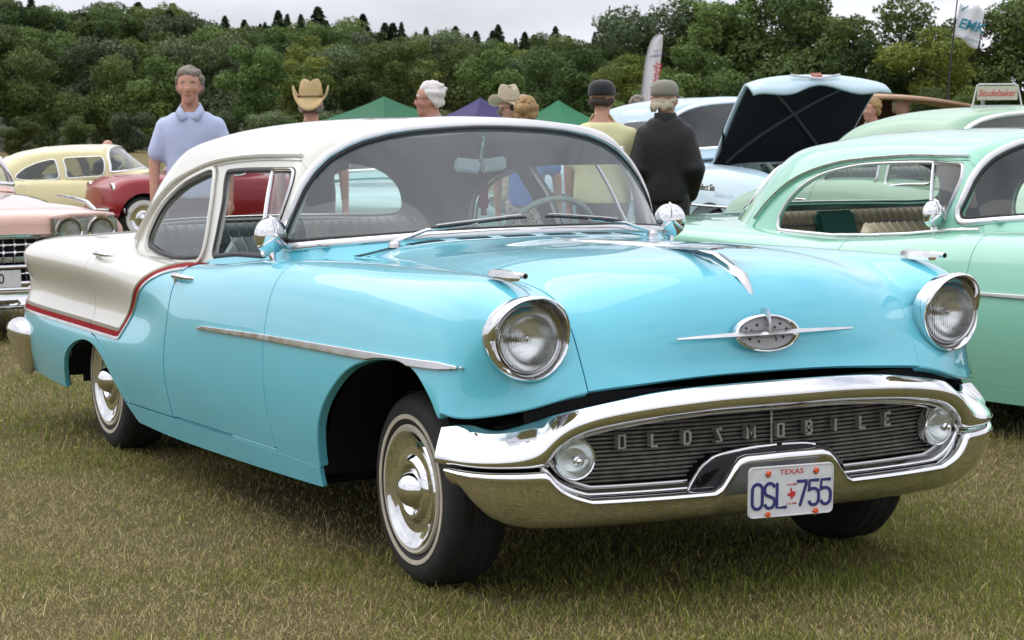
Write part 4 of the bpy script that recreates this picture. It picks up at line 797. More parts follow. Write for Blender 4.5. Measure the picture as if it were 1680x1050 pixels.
def grass_mat():
    m,t,b=nodes('dry_meadow'); i=b.inputs; i['Roughness'].default_value=.95; i['Specular IOR Level'].default_value=.1
    tc=t.nodes.new('ShaderNodeTexCoord')
    def nz(sc,det,ro=.6): 
        n=t.nodes.new('ShaderNodeTexNoise'); n.inputs['Scale'].default_value=sc; n.inputs['Detail'].default_value=det; n.inputs['Roughness'].default_value=ro; t.links.new(tc.outputs['Object'],n.inputs['Vector']); return n
    a,c,f_=nz(.9,6),nz(9,8,.7),nz(130,8,.8)
    r1=t.nodes.new('ShaderNodeValToRGB'); r1.color_ramp.elements[0].position=.36; r1.color_ramp.elements[0].color=(.125,.135,.045,1); r1.color_ramp.elements[1].position=.62; r1.color_ramp.elements[1].color=(.24,.185,.09,1)
    r2_=t.nodes.new('ShaderNodeValToRGB'); r2_.color_ramp.elements[0].position=.40; r2_.color_ramp.elements[0].color=(.045,.042,.018,1); r2_.color_ramp.elements[1].position=.62; r2_.color_ramp.elements[1].color=(.29,.235,.12,1)
    mx=t.nodes.new('ShaderNodeMixRGB'); mx.inputs['Fac'].default_value=.55; ad=t.nodes.new('ShaderNodeMixRGB'); ad.inputs['Fac'].default_value=.62
    t.links.new(a.outputs['Fac'],r1.inputs[0]); t.links.new(c.outputs['Fac'],ad.inputs['Color1']); t.links.new(f_.outputs['Fac'],ad.inputs['Color2']); t.links.new(ad.outputs[0],r2_.inputs[0]); t.links.new(r1.outputs[0],mx.inputs['Color1']); t.links.new(r2_.outputs[0],mx.inputs['Color2']); t.links.new(mx.outputs[0],i['Base Color'])
    bp=t.nodes.new('ShaderNodeBump'); bp.inputs['Strength'].default_value=.8; bp.inputs['Distance'].default_value=.03; t.links.new(f_.outputs['Fac'],bp.inputs['Height']); t.links.new(bp.outputs[0],i['Normal'])
    return m
def blade_mat():
    m,t,b=nodes('grass_blades'); i=b.inputs; i['Roughness'].default_value=.75; i['Specular IOR Level'].default_value=.2
    at_=t.nodes.new('ShaderNodeAttribute'); at_.attribute_name='blade'; t.links.new(at_.outputs['Color'],i['Base Color'])
    tl=t.nodes.new('ShaderNodeBsdfTranslucent'); t.links.new(at_.outputs['Color'],tl.inputs['Color']); mx=t.nodes.new('ShaderNodeMixShader'); mx.inputs[0].default_value=.25
    o=[n for n in t.nodes if n.type=='OUTPUT_MATERIAL'][0]; t.links.new(b.outputs[0],mx.inputs[1]); t.links.new(tl.outputs[0],mx.inputs[2]); t.links.new(mx.outputs[0],o.inputs[0]); return m
def make_ground():
    b=B(); us=np.concatenate([np.linspace(-30,6,19),np.linspace(7,80,74),np.linspace(85,260,36),[400,800,1600,3000]]); vs=np.concatenate([[-3000,-1200,-500,-250,-150],np.linspace(-100,100,41),[150,250,500,1200,3000]])
    ax=Vector((AX.x,AX.y)); lx=Vector((-AX.y,AX.x)); rows=[]
    for s_ in us:
        row=[]
        for v_ in vs:
            x,y=CAM.x+ax.x*s_+lx.x*v_,CAM.y+ax.y*s_+lx.y*v_; row.append((x,y,gz(x,y) if s_<300 else gz(CAM.x+ax.x*300,CAM.y+ax.y*300)))
        rows.append(row)
    b.grid(rows); o=b.obj('ground',grass_mat(),None,smooth=180); o['kind']='structure'
    # blades
    def field(n,smin,smax,hw,hmean,wmean,clump):
        s_=smin+(smax-smin)*rng.random(n)**1.0; half=hw*s_; v_=(rng.random(n)*2-1)*half
        x=CAM.x+ax.x*s_+lx.x*v_; y=CAM.y+ax.y*s_+lx.y*v_
        def N(sc,ph): return np.sin(x*sc+ph)+np.sin(y*sc*1.13+ph*2.1)+np.sin((x+y)*sc*.71+ph*.7)+np.sin((x-.6*y)*sc*1.7+ph*3)
        pat=(N(1.3,.4)+N(3.1,2.)*.7+N(7.7,5)*.5)/8.8
        keep=rng.random(n)<np.clip(.72+.9*pat,.12,1); x,y,s_,pat=x[keep],y[keep],s_[keep],pat[keep]; n=len(x)
        inner=(np.abs(y)<.75)&(x<.45)&(x>-4.0); keep=~(inner&(rng.random(n)<.6)); x,y,s_,pat=x[keep],y[keep],s_[keep],pat[keep]; n=len(x)
        dry=rng.random(n)<np.clip(.56-1.0*pat,.08,.96)
        h=hmean*(.45+1.1*rng.random(n))*np.where(rng.random(n)<.035,2.4,1); az=rng.random(n)*2*np.pi; ln=np.where(dry,.5+1.5*rng.random(n)**1.2,.2+.8*rng.random(n)); flat=rng.random(n)<.30; ln=np.where(flat,3.5,ln); 
        w=wmean*(.6+.8*rng.random(n)); L_=np.stack([np.cos(az),np.sin(az)],1); q=rng.random(n)*2*np.pi; Wd=np.stack([np.cos(q),np.sin(q)],1)*w[:,None]/2
        z=gzv(x,y)
        den=np.sqrt(1+ln**2); up=h/den; ho=h*ln/den
        base=np.stack([x,y,z-.003],1); mid=base.copy(); mid[:,:2]+=L_*(ho*.35)[:,None]; mid[:,2]+=up*.62; tip=base.copy(); tip[:,:2]+=L_*ho[:,None]; tip[:,2]+=up
        W3=np.concatenate([Wd,np.zeros((n,1))],1)
        V=np.stack([base-W3,base+W3,mid+W3*.75,mid-W3*.75,tip],1)
        g=np.array([.13,.165,.036]); yl=np.array([.40,.335,.165]); br=np.array([.27,.205,.10]); k=rng.random(n)[:,None]
        c=np.where(dry[:,None],yl*k+br*(1-k),g*(.5+.9*k)+np.array([.05,.03,.0])*rng.random((n,1)))*(.75+.5*rng.random((n,1)))*1.45
        return V,c
    parts=[field(500000,4.0,9.5,.30,.021,.0028,0),field(140000,9.5,17,.30,.028,.005,0),field(50000,17,45,.26,.085,.014,0)]
    V=np.concatenate([p[0] for p in parts]).reshape(-1,3); C=np.concatenate([p[1] for p in parts]); n=len(C)
    k=np.arange(n)*5
    me=bpy.data.meshes.new('grass'); me.vertices.add(len(V)); me.vertices.foreach_set('co',V.astype(np.float32).ravel())
    li=np.stack([k,k+1,k+2,k+3,k+3,k+2,k+4],1).ravel(); me.loops.add(len(li)); me.loops.foreach_set('vertex_index',li.astype(np.int32))
    ps=np.stack([np.arange(n)*7,np.arange(n)*7+4],1).ravel(); me.polygons.add(2*n); me.polygons.foreach_set('loop_start',ps.astype(np.int32)); me.update(calc_edges=True); me.validate()
    ca=me.color_attributes.new('blade','FLOAT_COLOR','POINT'); cc=np.ones((n,5,4),np.float32); cc[:,:,:3]=C[:,None,:]; ca.data.foreach_set('color',cc.ravel())
    o=link('grass',me,blade_mat()); o['kind']='stuff'; o['label']='short dry meadow grass of straw and olive blades'; 
make_ground()
# ---------------- woodland
def leaf_mat(name,base,dark,light):
    m,t,b=nodes(name); i=b.inputs; i['Roughness'].default_value=.6; i['Specular IOR Level'].default_value=.25
    a=t.nodes.new('ShaderNodeAttribute'); a.attribute_name='leaf'; r_=t.nodes.new('ShaderNodeValToRGB'); e=r_.color_ramp.elements; e[0].color=(*dark,1); e[1].color=(*light,1); e.new(.5).color=(*base,1)
    oi=t.nodes.new('ShaderNodeObjectInfo'); hs=t.nodes.new('ShaderNodeHueSaturation'); mr=t.nodes.new('ShaderNodeMapRange'); mr.inputs['To Min'].default_value=.475; mr.inputs['To Max'].default_value=.515; mv=t.nodes.new('ShaderNodeMapRange'); mv.inputs['To Min'].default_value=.6; mv.inputs['To Max'].default_value=1.5
    mu=t.nodes.new('ShaderNodeMath'); mu.operation='MULTIPLY'; mu.inputs[1].default_value=7.31; fr=t.nodes.new('ShaderNodeMath'); fr.operation='FRACT'
    L=t.links.new; L(a.outputs['Fac'],r_.inputs[0]); L(oi.outputs['Random'],mr.inputs['Value']); L(oi.outputs['Random'],mu.inputs[0]); L(mu.outputs[0],fr.inputs[0]); L(fr.outputs[0],mv.inputs['Value']); L(mr.outputs[0],hs.inputs['Hue']); L(mv.outputs[0],hs.inputs['Value']); L(r_.outputs[0],hs.inputs['Color']); L(hs.outputs[0],i['Base Color'])
    tl=t.nodes.new('ShaderNodeBsdfTranslucent'); L(hs.outputs[0],tl.inputs['Color']); mx=t.nodes.new('ShaderNodeMixShader'); mx.inputs[0].default_value=.22; o=[n for n in t.nodes if n.type=='OUTPUT_MATERIAL'][0]; L(b.outputs[0],mx.inputs[1]); L(tl.outputs[0],mx.inputs[2]); L(mx.outputs[0],o.inputs[0]); return m
M['leaf']=leaf_mat('broad_leaves',(.085,.135,.034),(.045,.08,.02),(.15,.205,.06)); M['leaf2']=leaf_mat('grey_green_leaves',(.10,.14,.06),(.05,.08,.03),(.20,.235,.13)); M['leafy']=leaf_mat('yellow_green_leaves',(.125,.17,.03),(.065,.10,.018),(.20,.24,.055))
M['needle']=leaf_mat('dark_needles',(.042,.075,.034),(.024,.046,.022),(.075,.11,.048)); M['bark']=mat('bark',(.07,.055,.04),.9,var=.4,scale=6,bump=.5,bscale=12)
def leaves_mesh(name,C,Nn,size,val):
    n=len(C); a=rng.normal(size=(n,3)); Nn=Nn+rng.normal(size=(n,3))*.75; Nn/=np.linalg.norm(Nn,axis=1,keepdims=True); a-=Nn*(a*Nn).sum(1,keepdims=True); a/=np.linalg.norm(a,axis=1,keepdims=True); b=np.cross(Nn,a); s=(size*(.55+.9*rng.random(n)))[:,None]
    V=np.stack([C-a*s*.5,C+b*s*.28+Nn*s*.1,C+a*s*.5,C-b*s*.28+Nn*s*.06],1).reshape(-1,3)
    me=bpy.data.meshes.new(name); k=np.arange(n)*4; me.vertices.add(4*n); me.vertices.foreach_set('co',V.astype(np.float32).ravel()); me.loops.add(4*n); me.loops.foreach_set('vertex_index',np.arange(4*n,dtype=np.int32)); me.polygons.add(n); me.polygons.foreach_set('loop_start',(k).astype(np.int32)); me.update(calc_edges=True)
    ca=me.color_attributes.new('leaf','FLOAT_COLOR','POINT'); cc=np.repeat(np.clip(val,0,1),4)[:,None].repeat(4,1).astype(np.float32); ca.data.foreach_set('color',cc.ravel()); return me
def crown_broad(seed,h,w,low,n=9000,size=.25):
    """lobed crown: many small leaf clumps on bumpy boughs, open between them"""
    g=np.random.default_rng(seed); nl=15; lob=[]
    for i in range(nl):
        t=g.random(); z=low+(h-low)*(.06+.88*t); env=math.sin(math.pi*min(1,max(.12,(.16+.84*(1-t)))**.8))**.6; a=g.random()*6.283; rr=w*env*(.35+.5*g.random()); lob.append((rr*math.cos(a),rr*math.sin(a),z,w*(.27+.17*g.random())))
    lob.append((0,0,low+(h-low)*.5,w*.5)); lob.append((0,0,h-w*.36,w*.36))
    L_=np.array(lob); pr=L_[:,3]**2; pick=g.choice(len(L_),n,p=pr/pr.sum()); u_=g.normal(size=(n,3)); u_/=np.linalg.norm(u_,axis=1,keepdims=True)
    bump=1+.09*np.sin(u_[:,0]*7+pick)+.10*np.sin(u_[:,1]*9+pick*2)+.09*np.sin(u_[:,2]*8+pick*3)+.07*np.sin(u_[:,0]*23+u_[:,2]*17+pick)+.07*np.sin(u_[:,1]*27-u_[:,2]*21+pick)
    rad=L_[pick,3]*bump*(1-.32*g.random(n)**2.2); C=L_[pick,:3]+u_*rad[:,None]*[1,1,.82]
    ins=np.zeros(n); 
    for q in L_: ins+=((C-q[:3])**2).sum(1)<(q[3]*.8)**2
    keep=ins<1.5; C,u2_,pk=C[keep],u_[keep],pick[keep]; val=.5+.16*g.normal(size=len(C))+.18*np.sin(pk*12.9); return C,u2_,val,size
def crown_conifer(seed,h,w,n=3200):
    g=np.random.default_rng(seed); t=g.random(n)**.75; z=h*(.06+.94*t); lay=(z/h*17)%1; R_=w*(1-t)**.85*(.55+.45*(1-lay))*(.65+.5*g.random(n)**.5)+.04; a=g.random(n)*6.283+np.floor(z/h*17)*1.3; R_*=1+.28*np.sin(a*5+np.floor(z/h*17)*2); C=np.stack([R_*np.cos(a),R_*np.sin(a),z-R_*.28],1); Nn=np.stack([np.cos(a)*.5,np.sin(a)*.5,np.full(n,.8)],1); return C,Nn,.45+.2*g.normal(size=n),.30
def trunk_mesh(seed,h,low,r_):
    g=np.random.default_rng(seed); b=B(); b.tube([(0,0,-.5),(.02,.03,h*.2),(.1*g.normal(),.1*g.normal(),h*.5),(.2*g.normal(),.2*g.normal(),h*.86)],[r_*1.3,r_,r_*.6,r_*.12],8)
    for i in range(7):
        a=i*2.4+g.random(); z=low+(h-low)*(.05+.09*i); l=h*.24*(1-i*.06); b.tube([(0,0,z),(l*.5*math.cos(a),l*.5*math.sin(a),z+l*.35),(l*math.cos(a),l*math.sin(a),z+l*.6)],[r_*.45,r_*.28,r_*.06],6)
    me=bpy.data.meshes.new('trunk'); me.from_pydata(b.v,[],b.f); me.update(); me.polygons.foreach_set('use_smooth',[True]*len(me.polygons)); me.materials.append(M['bark']); return me
PROTO=[]
for k,(h,w,low,mn,n) in enumerate([(10,3.3,.9,'leaf',17000),(9,3.6,.7,'leaf2',17000),(10.5,3.0,1.0,'leafy',16000),(9.5,3.8,.6,'leaf',18000),(11,3.3,1.2,'leaf',17000)]):
    C,Nn,val,size=crown_broad(40+k,h,w,low,n); me=leaves_mesh('crown',C,Nn,size,val); me.materials.append(M[mn]); PROTO.append((me,trunk_mesh(k,h,low,.22),h))
CONI=[]
for k,(h,w) in enumerate([(12,2.3),(11,1.9),(13,2.6)]):
    C,Nn,val,size=crown_conifer(70+k,h,w); me=leaves_mesh('crown',C,Nn,size,val); me.materials.append(M['needle']); CONI.append((me,trunk_mesh(9+k,h*.95,h*.3,.14),h))
def tree(kind,pos,height,label,group,sw=1.0,name=None):
    me,tr,h=kind; k=height/h; o=thing(name or 'broadleaf_tree',label,'tree',pos,random.random()*6.28,group,(k*sw,k*sw,k)); link('crown',me,None,o); link('trunk',tr,None,o); return o
def hill(s_,px):
    """height of the wooded slope beyond the field"""
    base=-2.25
    left=np.interp(px,[0,300,900,1100,1300,1680],[1,1,.9,.5,.15,.1])
    return base+left*np.interp(s_,[150,185,260,330],[0,1.6,4.2,6.0])
def plant(px,top_y,s_,kind,label,group,zg=None,sw=1.0,name=None):
    z0=hill(s_,px) if zg is None else zg; P=at(px,300,s_); top=at(px,top_y,s_).z; return tree(kind,(P.x,P.y,z0-.15),max(3.0,top-z0),label,group,sw,name)
# slope itself
b=B(); rows=[]
for s_ in np.linspace(118,420,26):
    row=[]
    for px in np.linspace(-900,2600,36):
        P=at(px,300,s_); row.append((P.x,P.y,float(hill(s_,px))-.25*max(0,(150-s_)/32)*3))
    rows.append(row)
b.grid(rows); o=b.obj('wooded_hillside',mat('forest_floor',(.035,.045,.016),.95,var=.4,scale=.2),None,smooth=180); o['kind']='structure'
rr=random.Random(5)
FR=[(-120,70,3,'tree of the front row cut off by the left edge of the picture'),(-40,62,0,'dark tree at the left edge of the front row, behind the yellow car'),(70,86,3,'round olive tree of the front row above the yellow car roof'),(175,98,3,'low spreading tree of the front row left of the man in the blue shirt'),(262,84,0,'tree of the front row just left of the grey haired man'),(352,62,1,'grey green tree of the front row directly behind the man in blue shirt'),(428,72,4,'dark tree of the front row between blue shirt man and straw hat'),(500,100,2,'yellow green small tree behind the straw cowboy hat'),(580,88,0,'dark tree of the front row behind the first green gazebo peak'),(655,66,4,'tall dark tree of the front row left of the white haired man'),(740,78,3,'dark tree of the front row behind the purple gazebo'),(815,72,0,'tree of the front row behind the tan cowboy hat'),(890,84,3,'dark tree of the front row above the second green gazebo'),(965,70,0,'tree of the front row behind the black cap man')]
for px,ty,k,lab in FR: plant(px,ty,150+rr.uniform(-6,6),PROTO[k],lab,'front row of the wood',sw=1.12)
RT=[(1035,80,2,118,'pale leafy tree left of the white feather banner'),(1085,14,1,128,'tall rounded tree rising behind the white feather banner'),(1128,62,0,122,'smaller dark tree right of the feather banner'),(1178,-6,4,126,'tall tree above the black jacket man'),(1250,-34,0,128,'tallest tree above the open bonnet of the ice blue car'),(1318,-26,3,124,'broad tall tree above the raised bonnet edge'),(1372,18,4,122,'tree left of the sky gap on the right'),(1428,52,0,120,'lower tree under the sky gap on the right'),(1482,8,3,127,'tree left of the white flag'),(1530,34,2,118,'pale leafy tree below the white flag'),(1600,6,0,124,'tree right of the white flag'),(1665,-4,3,122,'tree at the right edge above the roof sign'),(1720,-10,4,124,'tree cut by the right edge of the picture')]
for px,ty,k,s_,lab in RT: plant(px,ty,s_,PROTO[k],lab,'trees along the right of the field',zg=-2.3,sw=1.12)
for px in range(1010,1760,72): plant(px+rr.uniform(-12,12),rr.uniform(120,200),112+rr.uniform(-3,3),PROTO[rr.choice([0,3,2,4])],'leafy hedge tree low along the right edge of the field','hedge trees on the right',zg=-2.2,sw=1.2)
for px in range(-130,1010,84): plant(px+rr.uniform(-14,14),rr.uniform(165,222),141+rr.uniform(-3,3),PROTO[rr.choice([0,3,1,4])],'low dark bush tree along the foot of the wood','bush trees at the foot of the wood',zg=-2.3,sw=1.35)
SKY=[(-60,-20),(0,-8),(60,2),(130,6),(200,14),(250,6),(330,22),(400,28),(470,24),(530,20),(600,36),(680,38),(760,46),(830,54),(900,48),(960,56),(1030,52),(1090,56)]
sky_y=lambda px:float(np.interp(px,[a for a,_ in SKY],[c for _,c in SKY]))
for row,(s_,dy) in enumerate(((172,58),(196,36),(222,20))):
    n=0
    for px in np.arange(-70,1080,56 if row<2 else 50):
        p_=px+rr.uniform(-16,16)+row*21; base_y=sky_y(p_)+dy+rr.uniform(-12,12)
        plant(p_,base_y,s_+rr.uniform(-8,8),PROTO[rr.choice([0,0,3,4,2,1])],['leafy tree in the second rank of the wood','leafy tree in the third rank of the wood','leafy tree high on the wooded slope'][row],'trees of the wooded slope rank %d'%(row+1),sw=1.2)
for px in np.arange(-60,1090,13.5):
    p_=px+rr.uniform(-9,9)
    if math.sin(p_*.031)+math.sin(p_*.083+1)+rr.uniform(-.9,.9)<-.55: continue
    plant(p_,sky_y(p_)+rr.choice([-12,-2,4,8,12,16])+rr.uniform(-5,5),262+rr.uniform(-14,14),rr.choice(CONI),'dark pointed conifer on the skyline ridge of the wood','conifers on the skyline ridge',sw=rr.uniform(1.2,2.3),name='conifer_tree')
for px in np.arange(-60,1080,34.0):
    p_=px+rr.uniform(-12,12); plant(p_,sky_y(p_)+(9 if p_<330 else 17)+rr.uniform(-8,12),246+rr.uniform(-8,8),PROTO[rr.choice([0,3,4])],'leafy tree among the conifers on the skyline','leafy trees on the skyline ridge',sw=1.3)
for px in list(range(1790,3000,62))+list(range(-900,-130,62)): plant(px+rr.uniform(-20,20),rr.uniform(-10,60),(124 if px>0 else 150)+rr.uniform(-6,10),PROTO[rr.choice([0,1,2,3,4])],'tree of the field edge beyond the picture on the '+('right' if px>0 else 'left'),'field edge trees beyond the picture '+('right' if px>0 else 'left'),zg=-2.4,sw=1.3)

for k in range(26):
    p_=rr.uniform(-60,620); plant(p_,sky_y(p_)+rr.uniform(6,44),rr.uniform(205,245),rr.choice(CONI),'conifer standing among the leafy trees of the upper slope at left','conifers among the leafy slope',sw=rr.uniform(1.2,2.0),name='conifer_tree')
# ---------------- turquoise and white saloon
M['charm']=mat('dark_red_felt',(.10,.012,.02),.9)
hero=thing('saloon_car','turquoise and white four door saloon with red side stripe and chrome bumper grille','car')
saloon(hero,M['aqua'],M['white'],M['white'])
for s in (-1,1): headlamp(hero,s)
bumper_front(hero); plate_texas(hero); trim_bits(hero); bumper_rear(hero)
interior(hero,M['vinyl'],M['vinyl'],M['wheelgreen'],M['dash'])
mirror_inside(hero)
for x in (0,-3.1):
    for s in (-1,1): wheel(hero,x,s*.73,s)
b=B(); b.box((0,0,0),(.012,.036,.07)); b.box((0,-.012,.04),(.012,.012,.024)); b.box((0,.012,.04),(.012,.012,.024)); b.box((0,0,-.045),(.012,.02,.035)); b.tube([(0,0,.05),(0,0,.125)],.0015,6)
o=b.obj('hanging_charm',M['charm'],None,bevel=.004); o.location=(-1.18,.012,1.115); o.rotation_euler=(0,0,R(14)); tag(o,'dark red felt charm hanging from the rear view mirror of the turquoise saloon','charm')
# ---------------- mint hardtop beside the turquoise car
mint=thing('hardtop_coupe','mint green hardtop coupe parked beside the turquoise saloon, cream and teal seats','car',(-.62,3.42,-.06),R(-1.5))
saloon(mint,M['mint'],M['mint'],M['mint'],hardtop=True)
for s in (-1,1): headlamp(mint,s)
bumper_front(mint); bumper_rear(mint)
interior(mint,M['cream'],M['cream'],M['wheelgreen'],M['teal'],front_top=.90,rear_top=.97)
for y in (-.2,):
    b=B(); b.box((-3.0,y,.80),(.06,.24,.26),rot=Matrix.Rotation(R(-16),3,'Y')); b.obj('seat_insert',M['teal'],mint,bevel=.02)
for s in (-1,1): mirror_part(mint,-1.32,s*.80,1.0,s)
for x in (0,-3.1):
    for s in (-1,1): wheel(mint,x,s*.73,s)
b=B()
for s in (-1,1):
    b=B(); b.tube([(x,s*(.812-.01*abs(x+2)),z) for x,z in ((-2.1,.868),(-1.8,.883),(-1.5,.905),(-1.2,.936),(-1.0,.948))],.009,8); b.obj('belt_molding',M['steel'],mint)
# ---------------- simpler neighbours: one shared builder
_GP=None
def gh_pieces():
    global _GP
    if _GP is None:
        G=ring_house(GH,3); ws,G1=G.cut(sdf(WS,cyl(G.V))); rw,G1=G1.cut(sdf(RW,cyl(G1.V))); q,G1=G1.cut(sdf(RQ,cyl(G1.V))); fr,G1=G1.cut(sdf(FD,cyl(G1.V))); _GP=dict(roof=G1,windshield=ws,rear_window=rw,rear_side=q,front_side=fr)
    return _GP
def simple_car(root,st,gh,m,wheels,wr=.33,arch=.40,open_hood=None,roofm=None,clean=True,belt=None,interior_m=None,ww=(.20,.262)):
    """st rows: x, z centre, crest half width, crest z, side half width, side z, sill half width, sill z"""
    V=[];F=[]; nl=7
    for x,zc,wc,zr,wm,zm,ws_,zs in st:
        V+=[(x,0,zc),(x,.55*wc,zc-.006),(x,wc,zr),(x,.45*wc+.55*wm+.015,.5*zm+.5*zr),(x,wm,zm),(x,.99*wm,.45*zm+.55*zs),(x,ws_,zs)]
    n=len(st)
    for i in range(n-1):
        for j in range(nl-1): F.append((i*nl+j,i*nl+j+1,(i+1)*nl+j+1,(i+1)*nl+j))
    VV,FF=mirror_cage(V,F); mp={v:i for i,v in enumerate(VV)}; mi=lambda i:mp[(VV[i][0],-VV[i][1],VV[i][2])] if abs(VV[i][1])>1e-6 else i
    for base,fl in ((0,1),((n-1)*nl,-1)):
        for j in range(nl-1):
            f=[base+j,base+j+1,mi(base+j+1),mi(base+j)]; g=[]
            for q in f:
                if q not in g: g.append(q)
            FF.append(tuple(g)[::fl])
    FF=orient(VV,FF,(n//2)*nl); body=S(*subdivide(VV,FF,3,2))
    xfb,xft,xrt,xrb,wb,wt,zb,zt=gh
    foot=[(xfb-.06,0),(xfb-.1,.4*wb),(xfb-.25,.75*wb),(xfb-.45,.93*wb),(xrb+.55,.93*wb),(xrb+.2,.75*wb),(xrb+.06,.4*wb)]; foot=foot+[(x,-y) for x,y in foot[1:]][::-1]
    body=body.cut(np.maximum(sdf(foot,body.V[:,:2]),zb-.16-body.V[:,2]))[1]
    for wx in wheels:
        A=[(wx+(arch)*math.cos(a),wr-.02+(arch)*1.02*math.sin(a)) for a in np.linspace(0,math.pi,24)]+[(wx-arch,-.3),(wx+arch,-.3)]; body=body.outside(lambda V:np.maximum(sdf(A,XZ(V)),.45-np.abs(V[:,1])))
    if open_hood: 
        x0,x1,hw=open_hood; bay,body=body.cut(np.maximum.reduce([np.abs(body.V[:,1])-hw,x0-body.V[:,0],body.V[:,0]-x1,.6-body.V[:,2]]))
    # doors as separate panels
    dx0,dx1=xrb+.9,xfb-.12; D=[(dx1,2),(dx1-.02,.7),(dx1+.02,.32),(dx0,.32),(dx0-.02,.6),(dx0+.02,2)]
    dd,body=body.inside(lambda V:np.maximum(sdf(D,XZ(V)),.5-np.abs(V[:,1]))+.003),body.outside(lambda V:np.maximum(sdf(D,XZ(V)),.5-np.abs(V[:,1]))-.003)
    body.obj('body',m,root,rim=.02)
    for s in (-1,1): dd.sel(side_(s)).obj('door',m,root); b=B(); b.tube([(dx0+.06,s*(wb+.17),zb-.1),(dx0+.09,s*(wb+.20),zb-.1),(dx0+.2,s*(wb+.195),zb-.1)],[.008,.011,.006],8); b.obj('door_handle',M['chrome'],root)
    def T(s):
        V=s.V.copy(); t=np.clip((V[:,2]-.88)/.40,-.1,1.1); xf=xfb+(xft-xfb)*t; xr=xrb+(xrt-xrb)*t; hf=-.79-.37*t; hr_=-3.73+.60*t
        V[:,0]=xr+(V[:,0]-hr_)/(hf-hr_)*(xf-xr); V[:,1]*=(wb/.78)*(1-t)+(wt/.64)*t; k=np.clip((V[:,2]-.84)/(1.405-.84),0,1.01); V[:,2]=zb-.05+k*(zt-zb+.05); q=S(V,s.N,s.T)
        n_=np.zeros_like(V); fn=np.cross(V[s.T[:,1]]-V[s.T[:,0]],V[s.T[:,2]]-V[s.T[:,0]])
        for c in range(3): np.add.at(n_,s.T[:,c],fn)
        q.N=n_/(np.linalg.norm(n_,axis=1,keepdims=True)+1e-12); return q
    G={k:T(v) for k,v in gh_pieces().items()}
    G['roof'].obj('roof',roofm or m,root,rim=.02); hl=G['roof'].off(-.025); S(hl.V,-hl.N,hl.T[:,::-1]).obj('headliner',interior_m or M['headliner'],root,rim=0)
    G['windshield'].obj('windshield',M['glass'],root,rim=0); G['rear_window'].obj('rear_window',M['glass'],root,rim=0)
    loop_trim(G['windshield'],None,bead(.035,.014),'windshield_molding',M['chrome'],root,step=.03); loop_trim(G['rear_window'],None,bead(.03,.012),'rear_window_molding',M['chrome'],root,step=.03)
    for s in (-1,1):
        for k in ('rear_side','front_side'): q=G[k].sel(side_(s)); q.obj(k+'_glass',M['glass'],root,rim=0); loop_trim(q,None,bead(.022,.010),'window_molding',M['chrome'],root,step=.03)
    wb_=B(); L_=st[-1][0]; x_a,x_b=st[0][0]+.25,st[-1][0]-.25; wb_.box(((x_a+x_b)/2,0,.33),(abs(x_b-x_a),.9,.1)); wb_.box(((xfb+xrb)/2,0,.36),(abs(xfb-xrb)*.9,1.35,.08))
    for wx in wheels: wb_.grid([[(wx+(arch+.03)*math.cos(a),-.66,wr+(arch+.03)*math.sin(a)),(wx+(arch+.03)*math.cos(a),.66,wr+(arch+.03)*math.sin(a))] for a in np.linspace(0,math.pi,14)])
    wb_.obj('underbody',M['black'],root,smooth=0)
    bench(root,xfb-1.15,.40,zb+.06,wb*.8,interior_m or M['vinyl']); bench(root,xrb+.85,.42,zb+.08,wb*.78,interior_m or M['vinyl'])
    b=B(); b.tube([(.19*math.cos(a),.19*math.sin(a),0) for a in np.linspace(0,6.283,30,endpoint=False)],.012,8,closed=True); b.tube([(-.19,0,0),(0,0,-.03),(.19,0,0)],.009,6); b.tube([(0,0,-.03),(0,0,-.3)],.02,8); o=b.obj('steering_wheel',M['wheelgreen'],root,smooth=50); o.location=(xfb-.55,.35,zb+.02); o.rotation_euler=(0,R(-62),0)
    wmid=[q[4] for q in st]
    for wx in wheels:
        for s in (-1,1): wheel(root,wx,s*(max(wmid)-.19),s,r_=wr,ww=ww,clean=clean)
    return G
def chrome_bar(root,name,pts,hgt,dep,m='chrome'):
    P=resample(spline(pts,8),.05,False); b=B(); rows=[]; T=np.gradient(P,axis=0)
    for p_,t in zip(P,T):
        n_=np.array([t[1],-t[0],0]); n_/=np.linalg.norm(n_)+1e-9
        rows.append([tuple(p_-n_*dep*.6+np.array([0,0,hgt*.5])),tuple(p_+n_*dep*.2+np.array([0,0,hgt*.5])),tuple(p_+n_*dep*.5+np.array([0,0,hgt*.28])),tuple(p_+n_*dep*.55),tuple(p_+n_*dep*.4-np.array([0,0,hgt*.35])),tuple(p_+n_*dep*.1-np.array([0,0,hgt*.5])),tuple(p_-n_*dep*.6-np.array([0,0,hgt*.5]))])
    b.grid(rows); b.f+=[tuple(range(7)),tuple(len(b.v)-7+i for i in range(7))]; return b.obj(name,M[m],root,smooth=50)
def round_lamp(root,x,y,z,r_,name='headlight'):
    h=bpy.data.objects.new(name,None); COL.objects.link(h); h.parent=root; h.location=(x,y,z)
    b=B(); b.lathe([(r_*1.16,-.03),(r_*1.22,.0),(r_*1.16,.014),(r_*1.02,.008),(r_,-.005)],36,'x',cap=False); b.obj('bezel',M['chrome'],h)
    b=B(); b.lathe([(r_,-.004),(r_*.8,.012),(r_*.4,.02),(.002,.022)],36,'x'); b.obj('lens',M['lens'],h,smooth=60); b=B(); b.lathe([(r_,-.006),(r_*.7,-.03),(r_*.3,-.045),(.002,-.048)],36,'x',cap=False); b.obj('reflector',M['reflector'],h,smooth=60)
